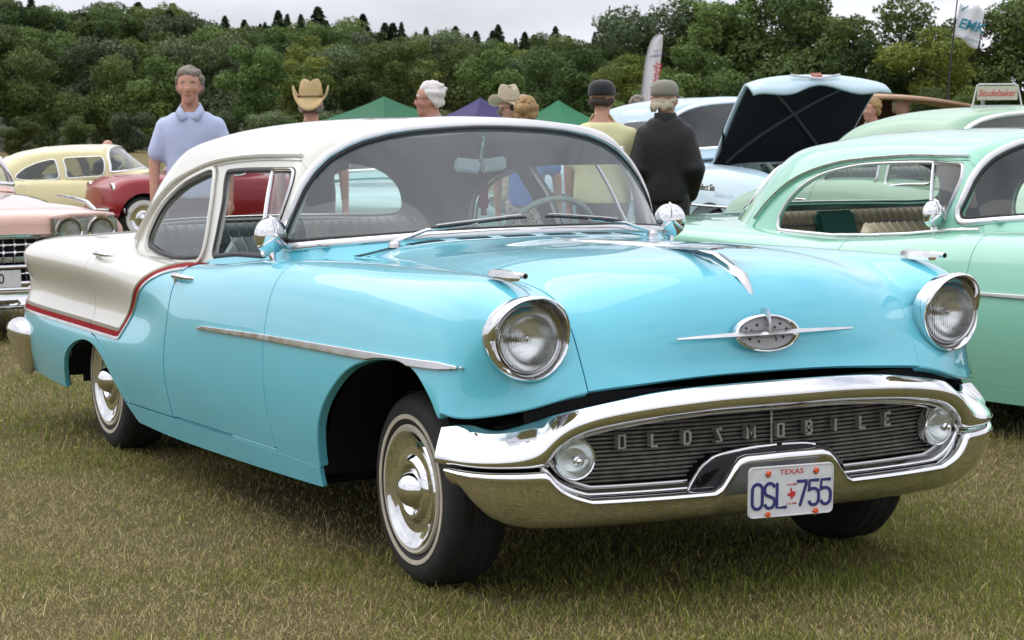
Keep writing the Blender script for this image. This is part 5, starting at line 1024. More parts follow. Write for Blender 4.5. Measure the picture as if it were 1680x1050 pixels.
def ground_root(name,label,px,s_,rz,off=(0,0),group=None,dz=0):
    P=at(px,300,s_); x,y=P.x,P.y; c,s=math.cos(rz),math.sin(rz); x-=c*off[0]-s*off[1]; y-=s*off[0]+c*off[1]; return thing(name,label,'car',(x,y,gz(x,y)+dz),rz,group)
ST=[(-4.15,.78,.62,.77,.72,.60,.68,.34),(-4.05,.84,.70,.83,.82,.62,.80,.30),(-3.5,.93,.74,.90,.90,.62,.84,.26),(-2.7,.96,.78,.93,.93,.62,.86,.25),(-1.9,.97,.79,.94,.93,.62,.86,.25),(-1.0,1.0,.77,.96,.92,.62,.86,.25),(-.3,1.01,.74,.97,.91,.63,.85,.26),(.35,.98,.70,.95,.88,.64,.82,.28),(.62,.92,.64,.89,.80,.66,.72,.33),(.72,.84,.55,.80,.68,.64,.6,.40)]
# pink car: front end showing left of the turquoise tail
pk=ground_root('pink_car','pale pink car with twin round headlights and studded grille, cut by the left edge','x' and 129,15.3,R(-2),off=(.80,.78))
STP=[(a[0],a[1]-.04,a[2]+.06,a[3]-.05,a[4]+.08,a[5],a[6]+.06,a[7]) for a in ST[:-2]]+[(.55,.915,.86,.90,.98,.70,.90,.34),(.82,.88,.88,.865,.985,.74,.93,.40),(.86,.80,.86,.80,.95,.72,.90,.44)]
simple_car(pk,STP,(-.75,-1.1,-2.9,-3.5,.80,.66,.92,1.34),M['pink'],(0,-3.2),wr=.34)
for s in (-1,1):
    for y in (.68,.90): round_lamp(pk,.905,s*y,.745,.078)
    b=B(); b.box((.880,s*.79,.745),(.04,.46,.19)); b.obj('lamp_panel',M['steel'],pk,bevel=.03); b=B(); b.tube([(.86,s*.56,.835),(.90,s*.7,.853),(.905,s*.9,.855),(.84,s*1.0,.84)],.016,8); b.obj('brow_trim',M['pink'],pk)
    b=B(); b.tube([(-.2,s*.86,.945),(.3,s*.875,.935),(.62,s*.88,.92),(.84,s*.885,.875)],[.006,.014,.018,.010],8); b.obj('fender_spear',M['steel'],pk)
chrome_bar(pk,'grille_header',[(.87,-.60,.712),(.92,-.3,.722),(.935,0,.725),(.92,.3,.722),(.87,.60,.712)][::-1],.03,.05)
gr=B(); gr.grid([[(.905-.1*(w/.9)**2,w,.705),(.905-.1*(w/.9)**2,w,.40)] for w in np.linspace(-.9,.9,20)]); gr.obj('grille_backing',M['black'],pk)
for z in (.665,.615,.52,.47):
    b=B(); b.tube([(.925-.1*(w/.9)**2,w,z) for w in np.linspace(-.86,.86,30)],.006,6); b.obj('grille_bar',M['steel'],pk)
    for w in np.linspace(-.84,.84,23): b=B(); b.lathe([(.013,0),(.011,.012),(.002,.018)],8,'x',c=(.925-.1*(w/.9)**2,w,z)); b.obj('grille_stud',M['chrome'],pk)
for w in np.linspace(-.84,.84,23): b=B(); b.tube([(.921-.1*(w/.9)**2,w,.70),(.921-.1*(w/.9)**2,w,.43)],.004,5); b.obj('grille_post',M['dull'],pk)
chrome_bar(pk,'grille_divider',[(.82,-.98,.565),(.91,-.5,.57),(.94,0,.57),(.91,.5,.57),(.82,.98,.565)][::-1],.034,.06)
chrome_bar(pk,'front_bumper',[(.6,-1.02,.36),(.86,-.92,.345),(.97,-.5,.335),(1.0,0,.335),(.97,.5,.335),(.86,.92,.345),(.6,1.02,.36)][::-1],.19,.10)
b=B(); b.box((1.06,.05,.45),(.01,.52,.115)); b.obj('number_plate',M['platewhite'],pk,bevel=.004); text('RSK 380','plate_text',M['black'],pk,.095,(1.066,.05,.45),(R(90),0,R(90)),ext=.001,sx=.9)
b=B(); b.tube([(1.06,w,z) for w,z in ((-.24,.38),(.36,.38),(.38,.40),(.38,.51),(.36,.53),(-.24,.53))],.016,8,closed=True); b.obj('plate_surround',M['chrome'],pk)
# primrose coupe far left
ye=ground_root('yellow_coupe','primrose yellow coupe with wraparound rear glass parked near the trees','c' and 186,38,R(60),off=(-1.45,0))
STY=[(-4.2,.72,.5,.70,.6,.55,.55,.34),(-4.0,.82,.62,.79,.72,.58,.70,.30),(-3.3,.95,.72,.90,.84,.60,.80,.26),(-2.6,1.0,.74,.96,.86,.62,.82,.25),(-1.8,1.02,.74,.98,.87,.62,.82,.25),(-.9,1.02,.70,.98,.86,.62,.82,.25),(-.2,1.0,.66,.95,.84,.62,.80,.26),(.4,.93,.58,.88,.78,.62,.74,.3),(.68,.82,.45,.78,.62,.6,.58,.36)]
simple_car(ye,STY,(-.7,-1.15,-2.6,-3.35,.74,.62,.98,1.53),M['yellow'],(0,-2.95),wr=.34,interior_m=M['pale']); ye.scale=(1.18,1.15,1.0)
b=B(); b.lathe([(.16,0),(.16,.03),(.12,.05),(.02,.055)],24,'y',c=(-2.95,-.90,.62),sgn=-1); b.obj('fender_disc',M['dull'],ye)
# maroon car
PF,PR=at(232,300,35.5),at(500,300,36.8); rzr=math.atan2(PF.y-PR.y,PF.x-PR.x); wbr=math.hypot(PF.y-PR.y,PF.x-PR.x)
c,s=math.cos(rzr),math.sin(rzr); 
rd=thing('maroon_convertible','maroon red open car with whitewall tyres behind the man in blue shirt','car',(PF.x-.72*(-s)*1,PF.y-.72*c*1,gz(PF.x,PF.y)),rzr)
STR=[(-wbr-.9,.74,.5,.72,.6,.55,.55,.34),(-wbr-.7,.84,.64,.81,.76,.58,.72,.30),(-wbr,.96,.74,.92,.88,.60,.82,.26),(-wbr*.6,.98,.76,.95,.88,.62,.82,.25),(-wbr*.3,1.0,.74,.97,.87,.62,.82,.25),(0,1.0,.72,.97,.86,.62,.80,.26),(.3,.96,.66,.92,.82,.62,.74,.3),(.52,.84,.5,.80,.66,.6,.58,.40)]
simple_car(rd,STR,(-.7,-1.05,-1.9,-2.3,.72,.6,1.0,1.42),M['red'],(0,-wbr),wr=.35,interior_m=M['pale'])
chrome_bar(rd,'front_bumper',[(.3,-.88,.45),(.6,-.5,.45),(.66,0,.45),(.6,.5,.45),(.3,.88,.45)][::-1],.12,.08)
for s_ in (-1,1): round_lamp(rd,.44,s_*.58,.80,.085)
# ice blue car with its bonnet up
ib=ground_root('ice_blue_car','ice blue car with its bonnet raised and dark engine bay, behind the mint hardtop',1108,18.3,R(-4),off=(-.55,-.9))
STB=[(a[0],a[1]+.02,a[2],a[3]+.02,a[4],a[5],a[6],a[7]) for a in ST]
simple_car(ib,STB,(-.75,-1.1,-3.0,-3.6,.80,.67,.98,1.55),M['ice'],(0,-3.1),wr=.34,open_hood=(-.55,.60,.62))
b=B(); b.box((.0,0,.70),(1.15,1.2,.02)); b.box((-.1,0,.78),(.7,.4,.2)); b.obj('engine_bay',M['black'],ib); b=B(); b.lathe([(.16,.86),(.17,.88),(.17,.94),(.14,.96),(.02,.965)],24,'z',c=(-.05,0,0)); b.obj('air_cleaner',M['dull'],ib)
chrome_bar(ib,'front_bumper',[(.4,-.9,.45),(.78,-.5,.45),(.84,0,.45),(.78,.5,.45),(.4,.9,.45)][::-1],.14,.09)
for s_ in (-1,1): round_lamp(ib,.66,s_*.68,.80,.09)
M['crestred']=mat('faded_crest',(.42,.16,.12),.5)
hd=bpy.data.objects.new('bonnet',None); COL.objects.link(hd); hd.parent=ib; hd.location=(-.58,0,1.03); hd.rotation_euler=(0,R(-47),0)
def hoodpt(u_,v_): # u 0 hinge..1 front lip, v -1..1
    w=.60+.03*u_; q=max(0,u_-.8)/.2; x=.92*min(u_,.8)/.8*(1-.02*v_*v_)+.075*math.sin(q*math.pi/2); z=.04*math.sin(math.pi*min(1,u_))-.09*abs(v_)**3-.20*(1-math.cos(q*math.pi/2))*(1-.22*math.cos(v_*6.2)); return (x,w*v_,z)
b=B(); b.grid([[hoodpt(u_,v_) for v_ in np.linspace(-1,1,25)] for u_ in np.linspace(0,1,25)]); b.obj('bonnet_skin',M['ice'],hd,smooth=60,solid=.02)
b=B(); b.grid([[tuple(np.array(hoodpt(u_*.86+.02,v_*.95))-[0,0,.045]) for v_ in np.linspace(-1,1,21)] for u_ in np.linspace(0,.9,19)]); b.obj('bonnet_liner',M['navy'] if 'navy' in M else M['dash'],hd,smooth=60)
for v0,v1 in ((-.8,.8),(.8,-.8)): b=B(); b.tube([tuple(np.array(hoodpt(.06+.8*t,v0+(v1-v0)*t))-[0,0,.05]) for t in np.linspace(0,1,12)],.016,6); b.obj('bonnet_brace',M['dash'],hd)
b=B(); b.tube([tuple(np.array(hoodpt(.90,-.36))+[.02,0,.01]),tuple(np.array(hoodpt(.97,0))+[.022,0,0]),tuple(np.array(hoodpt(.90,.36))+[.02,0,.01])],.010,6); o=b.obj('bonnet_emblem',M['steel'],hd); b=B(); b.box(tuple(np.array(hoodpt(.93,0))+[.02,0,0]),(.02,.10,.05)); b.obj('bonnet_crest',M['crestred'],hd,bevel=.008)
for s_ in (-1,1): b=B(); b.tube([(-.45,s_*.6,1.0),(-.3,s_*.6,1.12),(-.28,s_*.6,1.30)],.014,6); b.obj('bonnet_hinge',M['black'],ib)
text('Select Six','fender_script',M['bronze'],ib,.075,(.02,-.925,.845),(R(90),0,0),ext=.004,shear=.3)
for s_ in (-1,1): chrome_bar(ib,'side_strip',[(.6,s_*.86,.70),(0,s_*.925,.70),(-1.5,s_*.945,.70),(-3.5,s_*.91,.70)] if s_>0 else [(-3.5,-.91,.70),(-1.5,-.945,.70),(0,-.925,.70),(.6,-.86,.70)],.02,.02,'steel')
# sage green coupe with the roof sign
sg=ground_root('sage_green_coupe','sage green coupe with a lettered sign on its roof, behind the mint hardtop',1560,15.2,R(-3),off=(-1.75,-.3),dz=-.02)
simple_car(sg,STY,(-.75,-1.15,-2.75,-3.6,.78,.66,.91,1.44),M['sage'],(0,-2.95),wr=.34,interior_m=M['pale'])
b=B(); b.lathe([(.05,0),(.05,.003)],20,'x',c=(0,0,0)); o=b.obj('window_sticker',M['platered'],sg); o.location=(-.98,-.36,1.15); o.rotation_euler=(0,R(-28),R(-32))
sn=thing('roof_sign','cream board lettered in red script on the roof of the sage coupe','sign',tuple(at(1636,160,15.0)-Vector((0,0,.06))),R(62))
b=B(); b.box((0,0,.09),(.27,.012,.095)); b.obj('board',M['signcream'] if 'signcream' in M else M['platewhite'],sn,bevel=.003); text('Studebaker','sign_lettering',M['platered'],sn,.062,(-.005,-.0075,.088),(R(90),0,0),ext=.001,shear=.35,sx=.88)
b=B(); b.tube([(x,0,z) for x,z in ((-.165,.0),(-.135,.14),(-.12,.148),(.12,.148),(.135,.14),(.165,0))],.006,6); b.box((0,0,0),(.34,.05,.02)); b.obj('sign_frame',M['pale'],sn,smooth=40)
# pale aqua saloon glimpsed through the turquoise car
M['paleaqua']=paint('pale_aqua_enamel',(.38,.62,.60),.35,.8)
pa=ground_root('pale_aqua_saloon','pale aqua saloon with whitewall tyres seen through the windscreen of the turquoise car',690,19.5,R(-28),off=(-1.2,0))
simple_car(pa,ST,(-.75,-1.1,-3.0,-3.6,.80,.67,.96,1.42),M['paleaqua'],(0,-3.1),wr=.35)
chrome_bar(pa,'front_bumper',[(.4,-.9,.45),(.78,-.5,.45),(.84,0,.45),(.78,.5,.45),(.4,.9,.45)][::-1],.16,.09)
for s_ in (-1,1): round_lamp(pa,.66,s_*.68,.80,.09)
# ---------------- people
M['skin']=mat('skin',(.50,.27,.19),.55,var=.12,scale=12); M['skinred']=mat('sunburnt_skin',(.52,.27,.195),.55,var=.12,scale=12); M['skinlight']=mat('fair_skin',(.56,.34,.26),.55,var=.1,scale=12)
M['hairgrey']=mat('grey_brown_hair',(.25,.215,.185),.7,var=.5,scale=60,bump=.8,bscale=90); M['hairwhite']=mat('white_hair',(.72,.68,.66),.7,var=.15,scale=50,bump=.7,bscale=90); M['hairblond']=mat('blond_hair',(.38,.24,.10),.65,var=.45,scale=50,bump=.8,bscale=90); M['hairdark']=mat('dark_hair',(.05,.035,.028),.7,bump=.6,bscale=90); M['hairsilver']=mat('pale_blond_hair',(.52,.45,.34),.7,var=.35,scale=50,bump=.8,bscale=90)
def cloth(name,col,var=.12,bump=.5): return mat(name,col,.85,var=var,scale=5,bump=bump,bscale=9,sheen=.2)
M['blueshirt']=cloth('light_blue_cotton',(.48,.55,.77)); M['blackcloth']=cloth('black_cotton',(.012,.012,.014)); M['yellowshirt']=cloth('pale_yellow_cotton',(.70,.68,.38)); M['navyt']=cloth('dark_trousers',(.025,.028,.036)); M['beige']=cloth('beige_trousers',(.35,.29,.2)); M['jacket']=mat('black_nylon',(.004,.004,.005),.5,bump=.7,bscale=7,var=.2); M['bluetop']=cloth('blue_top',(.10,.25,.62)); M['pinkshirt']=cloth('pale_shirt',(.55,.45,.42)); M['capgrey']=cloth('olive_grey_cap',(.22,.21,.17),bump=.2)
def plaid():
    m,t,b=nodes('plaid_cotton'); tc=t.nodes.new('ShaderNodeTexCoord'); b.inputs['Roughness'].default_value=.85; mx=None
    for dr,cl in (('Y',(.45,.33,.14,1)),('Z',(.35,.36,.30,1))):
        w=t.nodes.new('ShaderNodeTexWave'); w.bands_direction=dr; w.inputs['Scale'].default_value=5; t.links.new(tc.outputs['Object'],w.inputs['Vector']); mr=t.nodes.new('ShaderNodeMapRange'); mr.inputs['From Min'].default_value=.7; mr.inputs['From Max'].default_value=.8; mr.inputs['To Max'].default_value=.6; t.links.new(w.outputs['Fac'],mr.inputs['Value'])
        n=t.nodes.new('ShaderNodeMixRGB'); n.inputs['Color1'].default_value=(.68,.62,.45,1); n.inputs['Color2'].default_value=cl; t.links.new(mr.outputs[0],n.inputs['Fac'])
        if mx: t.links.new(mx.outputs[0],n.inputs['Color1'])
        mx=n
    t.links.new(mx.outputs[0],b.inputs['Base Color']); return m
M['plaid']=plaid()
def pattern():
    m,t,b=nodes('patterned_trousers'); tc=t.nodes.new('ShaderNodeTexCoord'); v=t.nodes.new('ShaderNodeTexVoronoi'); v.inputs['Scale'].default_value=60; t.links.new(tc.outputs['Object'],v.inputs['Vector']); r_=t.nodes.new('ShaderNodeValToRGB'); r_.color_ramp.elements[0].position=.35; r_.color_ramp.elements[0].color=(.06,.06,.07,1); r_.color_ramp.elements[1].position=.5; r_.color_ramp.elements[1].color=(.6,.58,.55,1); t.links.new(v.outputs['Distance'],r_.inputs[0]); t.links.new(r_.outputs[0],b.inputs['Base Color']); return m
M['pattern']=pattern()
def straw(name,c1,c2):
    m,t,b=nodes(name); tc=t.nodes.new('ShaderNodeTexCoord'); w=t.nodes.new('ShaderNodeTexWave'); w.inputs['Scale'].default_value=70; w.bands_direction='Z'; w.inputs['Distortion'].default_value=3; w.inputs['Detail Scale'].default_value=4; t.links.new(tc.outputs['Object'],w.inputs['Vector']); r_=t.nodes.new('ShaderNodeMixRGB'); r_.inputs['Color1'].default_value=(*c1,1); r_.inputs['Color2'].default_value=(*c2,1); t.links.new(w.outputs['Fac'],r_.inputs['Fac']); t.links.new(r_.outputs[0],b.inputs['Base Color']); b.inputs['Roughness'].default_value=.8; bp=t.nodes.new('ShaderNodeBump'); bp.inputs['Strength'].default_value=.5; bp.inputs['Distance'].default_value=.004; t.links.new(w.outputs['Fac'],bp.inputs['Height']); t.links.new(bp.outputs[0],b.inputs['Normal']); return m
M['straw']=straw('straw_weave',(.42,.29,.12),(.66,.52,.27)); M['tanfelt']=straw('tan_hat_weave',(.42,.36,.24),(.52,.46,.33))
def capsules(prims):
    b=B()
    for p in prims:
        p0,p1,r0,r1=Vector(p[0]),Vector(p[1]),p[2],p[3]; fl=p[4] if len(p)>4 else 1
        ax=(p1-p0); L_=ax.length; ax=ax.normalized() if L_>1e-6 else Vector((0,0,1)); pts=[];rad=[]
        for k in (0,25,50,75): pts.append(p0-ax*r0*math.cos(R(k))); rad.append(max(.001,r0*math.sin(R(k))))
        pts+= [p0,p1]; rad+=[r0,r1]
        for k in (75,50,25,0): pts.append(p1+ax*r1*math.cos(R(k))); rad.append(max(.001,r1*math.sin(R(k))))
        k0=len(b.v); b.tube(pts,rad,16)
        if fl!=1: b.v[k0:]=[((x-(p0.x+p1.x)/2)*fl+(p0.x+p1.x)/2,y,z) for x,y,z in b.v[k0:]]
    return b
def loft(b,sec):
    rows=[[(xo+rx*math.copysign(abs(math.cos(a))**.85,math.cos(a)),ry*math.copysign(abs(math.sin(a))**.85,math.sin(a)),z) for a in np.linspace(0,2*math.pi,28,endpoint=False)] for z,rx,ry,xo in sec]
    k=len(b.v); b.grid(rows,close=True); n=28; b.f+=[tuple(k+i for i in range(n))[::-1],tuple(len(b.v)-n+i for i in range(n))]
def fuse(prims,name,m,parent,voxel=.013,smooth=4,extra=None):
    b=capsules(prims)
    if extra: loft(b,extra)
    if 1: pass
    o=b.obj('t',m,None,smooth=0); md=o.modifiers.new('r','REMESH'); md.mode='VOXEL'; md.voxel_size=voxel; sm=o.modifiers.new('s','SMOOTH'); sm.iterations=smooth; sm.factor=.5
    bpy.context.view_layer.update(); dg=bpy.context.evaluated_depsgraph_get(); me=bpy.data.meshes.new_from_object(o.evaluated_get(dg)); old=o.data; bpy.data.objects.remove(o); bpy.data.meshes.remove(old)
    me.polygons.foreach_set('use_smooth',[True]*len(me.polygons)); me.materials.clear(); return link(name,me,m,parent)
def person(label,px,s_,top_y,face,skin,shirt,trousers,sleeve='short',hair=None,hairstyle='short',hat=None,fat=1.0,arms=None,glasses=None,tilt=0,female=False,group=None,turn=0,zoff=0,lean=0,collar=True):
    P=at(px,300,s_); g=gz(P.x,P.y)+zoff; topz=at(px,top_y,s_).z; hatadd={None:0,'cowboy':.085,'tancowboy':.08,'cap':.015,'greycap':.015}[hat]
    H=(topz-g-hatadd); k=H/1.755
    o=thing('person',label,'person',(P.x,P.y,g),YAW+math.pi+R(face),group,(k,k,k))
    A=arms or ((.02,.245,1.12),(.06,.25,.87),(.02,-.245,1.12),(.06,-.25,.87)); f=fat
    hx=lean; sh=[(lean*.8,.168*f,1.372),(lean*.8,-.168*f,1.372)]; el=[Vector(A[0]),Vector(A[2])]; wr=[Vector(A[1]),Vector(A[3])]
    body=[((hx,0,1.40),(hx+.02,0,1.58),.062,.056),]
    TS=[(.80,.09,.14,0),(.88,.105,.155,0),(.98,.108,.155,0),(1.1,.10,.145,lean*.3),(1.24,.105,.16,lean*.6),(1.33,.10,.172,lean*.8),(1.39,.088,.165,lean*.9),(1.43,.078,.14,hx),(1.465,.066,.10,hx),(1.50,.055,.068,hx),(1.54,.048,.052,hx)]
    tor=lambda w,z0,z1:[(z,(rx+w)*f,(ry+w)*f if z<1.45 else ry+w,xo) for z,rx,ry,xo in TS if z0<=z<=z1]
    for i,s in enumerate((1,-1)):
        body+=[(sh[i],el[i],.052,.042),(el[i],wr[i],.042,.028),((0,s*.09,.92),(.015,s*.10,.50),.08,.055),((.015,s*.10,.50),(-.02,s*.11,.10),.055,.038),((-.03,s*.11,.05),(.15,s*.13,.03),.045,.032)]
        d_=(wr[i]-el[i]).normalized(); pm=wr[i]+d_*.05; body+=[(wr[i],pm+d_*.02,.026,.034,.6)]
        fw=Vector((1,0,0)); 
        for j,(o_,l) in enumerate(((-.026,.055),(-.009,.066),(.009,.07),(.026,.062))):
            q=pm+d_*.035+fw*o_; body+=[(q,q+d_*l*.5+Vector((0,-s*.006,0)),.0095,.009),(q+d_*l*.5+Vector((0,-s*.006,0)),q+d_*l+Vector((0,-s*.022,0)),.009,.007)]
        q=wr[i]+d_*.03+fw*.03; body+=[(q,q+fw*.03+d_*.03,.011,.010),(q+fw*.03+d_*.03,q+fw*.034+d_*.06,.010,.008)]
    # head: skull, jaw, brow, nose, lips, ears
    hc=Vector((hx+.03,0,1.637)); Rz=Matrix.Rotation(R(turn),3,'Z')@Matrix.Rotation(R(tilt),3,'X'); h_=lambda x,y,z:tuple(hc+Rz@Vector((x,y,z)))
    body+=[(h_(-.02,0,.03),h_(.015,0,.03),.083,.080),(h_(.03,0,-.03),h_(.045,0,-.075),.066,.045),(h_(.055,0,-.085),h_(.06,0,-.095),.032,.03),(h_(.066,.03,.028),h_(.066,-.03,.028),.022,.022),(h_(.085,0,.015),h_(.104,0,-.026),.010,.015),(h_(.092,.012,-.03),h_(.092,-.012,-.03),.011,.011),(h_(.072,.038,-.012),h_(.06,.05,-.03),.022,.02),(h_(.072,-.038,-.012),h_(.06,-.05,-.03),.022,.02),(h_(.082,.016,-.058),h_(.082,-.016,-.058),.010,.010),(h_(.08,.014,-.07),h_(.08,-.014,-.07),.010,.010)]
    for s in (1,-1): body+=[(h_(-.005,s*.082,.02),h_(.0,s*.078,-.03),.016,.011)]
    bo=fuse(body,'body',skin,o,voxel=.0125 if s_<17.5 else .016,smooth=3,extra=tor(0,.8,1.6))
    for s in (1,-1):
        b=B(); b.lathe([(.001,-.006),(.008,-.003),(.010,.0),(.008,.004),(.001,.006)],10,'x'); e=b.obj('eye',M['hairdark'],o,smooth=60); e.location=h_(.079,s*.031,.008); e.scale=(.9,1.7,.8)
        b=B(); b.tube([h_(.086,s*.014,.028),h_(.088,s*.03,.033),h_(.078,s*.048,.026)],[.004,.0065,.003],6); b.obj('eyebrow',hair if hair else M['hairdark'],o)
    b=B(); b.tube([h_(.084,.024,-.063),h_(.092,0,-.064),h_(.084,-.024,-.063)],[.003,.0055,.003],6); b.obj('mouth_line',M['mouth'],o)
    # shirt or jacket
    w=.018 if sleeve!='jacket' else .04; sp=[]
    for i,s in enumerate((1,-1)):
        Sh=Vector(sh[i])
        if sleeve=='short': e_=Sh.lerp(el[i],.72); sp+=[(Sh,e_,.056+w*.3,.064+w*.3)]
        else: sp+=[(Sh,el[i],.058+w*.6,.058+w*.5),(el[i],wr[i].lerp(el[i],.06),.062+w*.6,.046+w*.5)]
    to=fuse(sp,'shirt' if sleeve!='jacket' else 'jacket',shirt,o,voxel=.018,smooth=4,extra=tor(w,.86 if sleeve!='jacket' else .86,1.47 if sleeve!='jacket' else 1.51))
    tp=[]
    for s in (1,-1): tp+=[((0,s*.088,.90),(.012,s*.10,.50),.094,.074),((.012,s*.10,.50),(-.015,s*.11,.09),.074,.066)]
    fuse(tp,'trousers',trousers,o,voxel=.026,smooth=4,extra=[(.80,.10*f,.16*f,0),(.88,.115*f,.165*f,0),(.97,.117*f,.165*f,0)])
    if collar and sleeve!='jacket':
        for s in (1,-1):
            b=B(); v=[(hx+.112,s*.012,1.43),(hx+.055,s*.066,1.512),(hx-.05,s*.062,1.53),(hx-.05,s*.085,1.487),(hx+.07,s*.098,1.462),(hx+.128,s*.062,1.405)]; b.add(v,[(0,1,4,5),(1,2,3,4)]); b.obj('collar',shirt,o,smooth=60,solid=.006)
        b=B(); b.v=[(hx+.118,-.014,1.44),(hx+.118,.014,1.44),(.16*f,.014,1.0),(.16*f,-.014,1.0)]; b.f=[(0,1,2,3)]
        for z in (1.40,1.31,1.22): 
            q=B(); q.lathe([(.006,0),(.006,.003)],10,'x',c=(lean*.6+.108*f+.030,0,z)); q.obj('button',M['platewhite'],o)
    elif sleeve=='jacket':
        b=B(); b.lathe([(.085,1.46),(.086,1.50),(.078,1.535),(.074,1.535),(.076,1.49)],24,'z',c=(hx,0,0),cap=False); b.obj('jacket_collar',shirt,o)
    # hair
    if hair:
        c_=.86 if (hairstyle=='crop' and hat is None) else 1; HB=[]; gg=random.Random(int(px))
        if hat is None:
            HB+=[(h_(.02,0,.075),h_(-.05,0,.075),.052*c_,.055*c_),(h_(.02,.03,.082),h_(-.04,.035,.075),.042*c_,.045*c_),(h_(.02,-.03,.082),h_(-.04,-.035,.075),.042*c_,.045*c_)]
            if hairstyle=='wavy': HB+=[(h_(.058,.035,.083),h_(.05,-.03,.094),.026,.03),(h_(.03,.05,.088),h_(-.03,.05,.09),.03,.03),(h_(.035,-.05,.085),h_(-.03,-.05,.09),.03,.03),(h_(.03,0,.105),h_(-.03,0,.108),.03,.03)]
            elif hairstyle!='bun': HB+=[(h_(.055,.03,.078),h_(.055,-.03,.078),.016,.016)]
        HB+=([(h_(-.075,.035,.045),h_(-.075,-.035,.045),.042*c_,.042*c_)] if hat is None else [])+[(h_(-.078,.03,-.02),h_(-.078,-.03,-.02),.034*c_,.034*c_)]
        for s in (1,-1): HB+=([(h_(.022,s*.076,.05),h_(-.04,s*.074,.045),.022*c_,.03*c_)] if hat is None else [])+[(h_(.022,s*.082,.03 if hat is None else .0),h_(-.035,s*.08,-.02),.011,.022*c_),(h_(-.03,s*.07,.02 if hat is None else -.02),h_(-.05,s*.06,-.04),.026*c_,.024*c_)]
        for _ in range(26):
            a=gg.uniform(0,6.28); t=gg.uniform(.1,1.2)
            if hat is None and not (math.cos(a)>.3 and t>.75): q=(-.012+.098*math.sin(t)*math.cos(a),.088*math.sin(t)*math.sin(a),.04+.095*math.cos(t)); HB.append((h_(*q),h_(q[0]-.03,q[1]*1.03,q[2]-.004),.012,.010))
        ho=fuse(HB,'hair',hair,o,voxel=.009,smooth=3)
        if hairstyle=='bun': fuse([(h_(-.10,0,.02),h_(-.13,.01,.03),.045,.05),(h_(-.11,.03,.05),h_(-.12,-.03,.045),.03,.03),(h_(-.09,0,-.05),h_(-.10,0,-.10),.04,.025)],'hair_bun',hair,o,voxel=.01,smooth=1)
        if hairstyle=='fringe_back':
            b=B(); b.grid([[h_(-.02-.085*math.cos(a),.092*math.sin(a),-.005),h_(-.03-.095*math.cos(a),.098*math.sin(a),-.06),h_(-.03-.085*math.cos(a),.088*math.sin(a),-.085-.015*math.sin(a*7))] for a in np.linspace(-1.5,1.5,22)]); b.obj('back_hair',hair,o,smooth=80,solid=.014)
    if hat in ('cowboy','tancowboy'):
        hm=M['straw'] if hat=='cowboy' else M['tanfelt']; b=B(); rows=[]; back=hat=='cowboy'
        for rr,z in ((.20,.045),(.17,.042),(.14,.044),(.112,.05),(.105,.062),(.101,.11),(.095,.15),(.082,.178),(.05,.176),(.01,.165)):
            row=[]
            for j in range(40):
                a=2*math.pi*j/40; x,y=rr*1.02*math.cos(a),rr*.9*math.sin(a); zz=z+.008
                if rr>.11: zz+= (rr-.11)/.09*((.105 if back else .07)*abs(math.sin(a))**2.0-((.085 if math.cos(a)<0 else .04) if back else .03)*abs(math.cos(a))**2); y*=1-(rr-.11)/.09*(.26 if back else .2)*abs(math.sin(a))**2
                elif z>.13: zz+=.022*abs(math.sin(a))-.03*max(0,math.cos(a)); y*=.82 if z>.16 else .92
                row.append(h_(x-.01,y,zz))
            rows.append(row)
        b.grid(rows,close=True); ho=b.obj('hat',hm,o,smooth=60,solid=.005)
        b=B(); b.tube([h_(-.01+.108*1.02*math.cos(a),.108*.9*math.sin(a),.076) for a in np.linspace(0,6.283,36,endpoint=False)],.007,6,closed=True); b.obj('hat_band',M['bronze'] if back else M['beige'],ho)
    if hat in ('cap','greycap'):
        cm=M['blackcloth'] if hat=='cap' else M['capgrey']; b=B(); b.grid([[h_(-.012+rr*1.08*math.cos(a),rr*.96*math.sin(a),z) for a in np.linspace(0,2*math.pi,32,endpoint=False)] for rr,z in ((.101,.02),(.103,.045),(.10,.08),(.085,.112),(.055,.13),(.004,.136))],close=True); ho=b.obj('cap',cm,o,smooth=60,solid=.004)
        b=B(); b.grid([[h_(.07+x,(.085-.35*max(0,x-.02)**1.2)*t,.028-.25*x*0-.02*t*t-.12*x) for t in np.linspace(-1,1,11)] for x in (0,.03,.06,.085)]); b.obj('cap_peak',cm,ho,smooth=60,solid=.004)
        b=B(); b.lathe([(.008,.136),(.006,.141),(.001,.142)],10,'z',c=h_(-.012,0,0)); b.obj('cap_button',cm,ho)
    if glasses:
        b=B()
        for s in (1,-1): b.tube([h_(.098,s*.034+.021*math.cos(a),.008+.016*math.sin(a)) for a in np.linspace(0,6.283,16,endpoint=False)],.0018,5,closed=True); b.tube([h_(.095,s*.056,.01),h_(.03,s*.086,.012),h_(-.01,s*.09,.008)],.0018,5)
        b.tube([h_(.098,.013,.012),h_(.101,0,.014),h_(.098,-.013,.012)],.0018,5); go=b.obj('glasses',M['black'],o)
        if glasses=='dark':
            for s in (1,-1): b=B(); b.lathe([(.021,0),(.019,.003),(.002,.004)],16,'x'); q=b.obj('dark_lens',M['gloss_black'],go); q.location=h_(.096,s*.034,.008)
    return o
M['mouth']=mat('lips',(.30,.10,.08),.5)
person('grey haired man in light blue short sleeved shirt facing the camera',315,16.2,113,4,M['skinred'],M['blueshirt'],M['navyt'],hair=M['hairgrey'],hairstyle='wavy',fat=1.04,tilt=0,turn=-4,arms=((-.01,.25,1.12),(.05,.255,.87),(-.01,-.25,1.12),(.05,-.255,.87)))
person('man in black tee shirt and straw cowboy hat seen from behind',512,17,130,180,M['skinred'],M['blackcloth'],M['navyt'],hair=M['hairgrey'],hairstyle='crop',hat='cowboy',collar=False,fat=1.05)
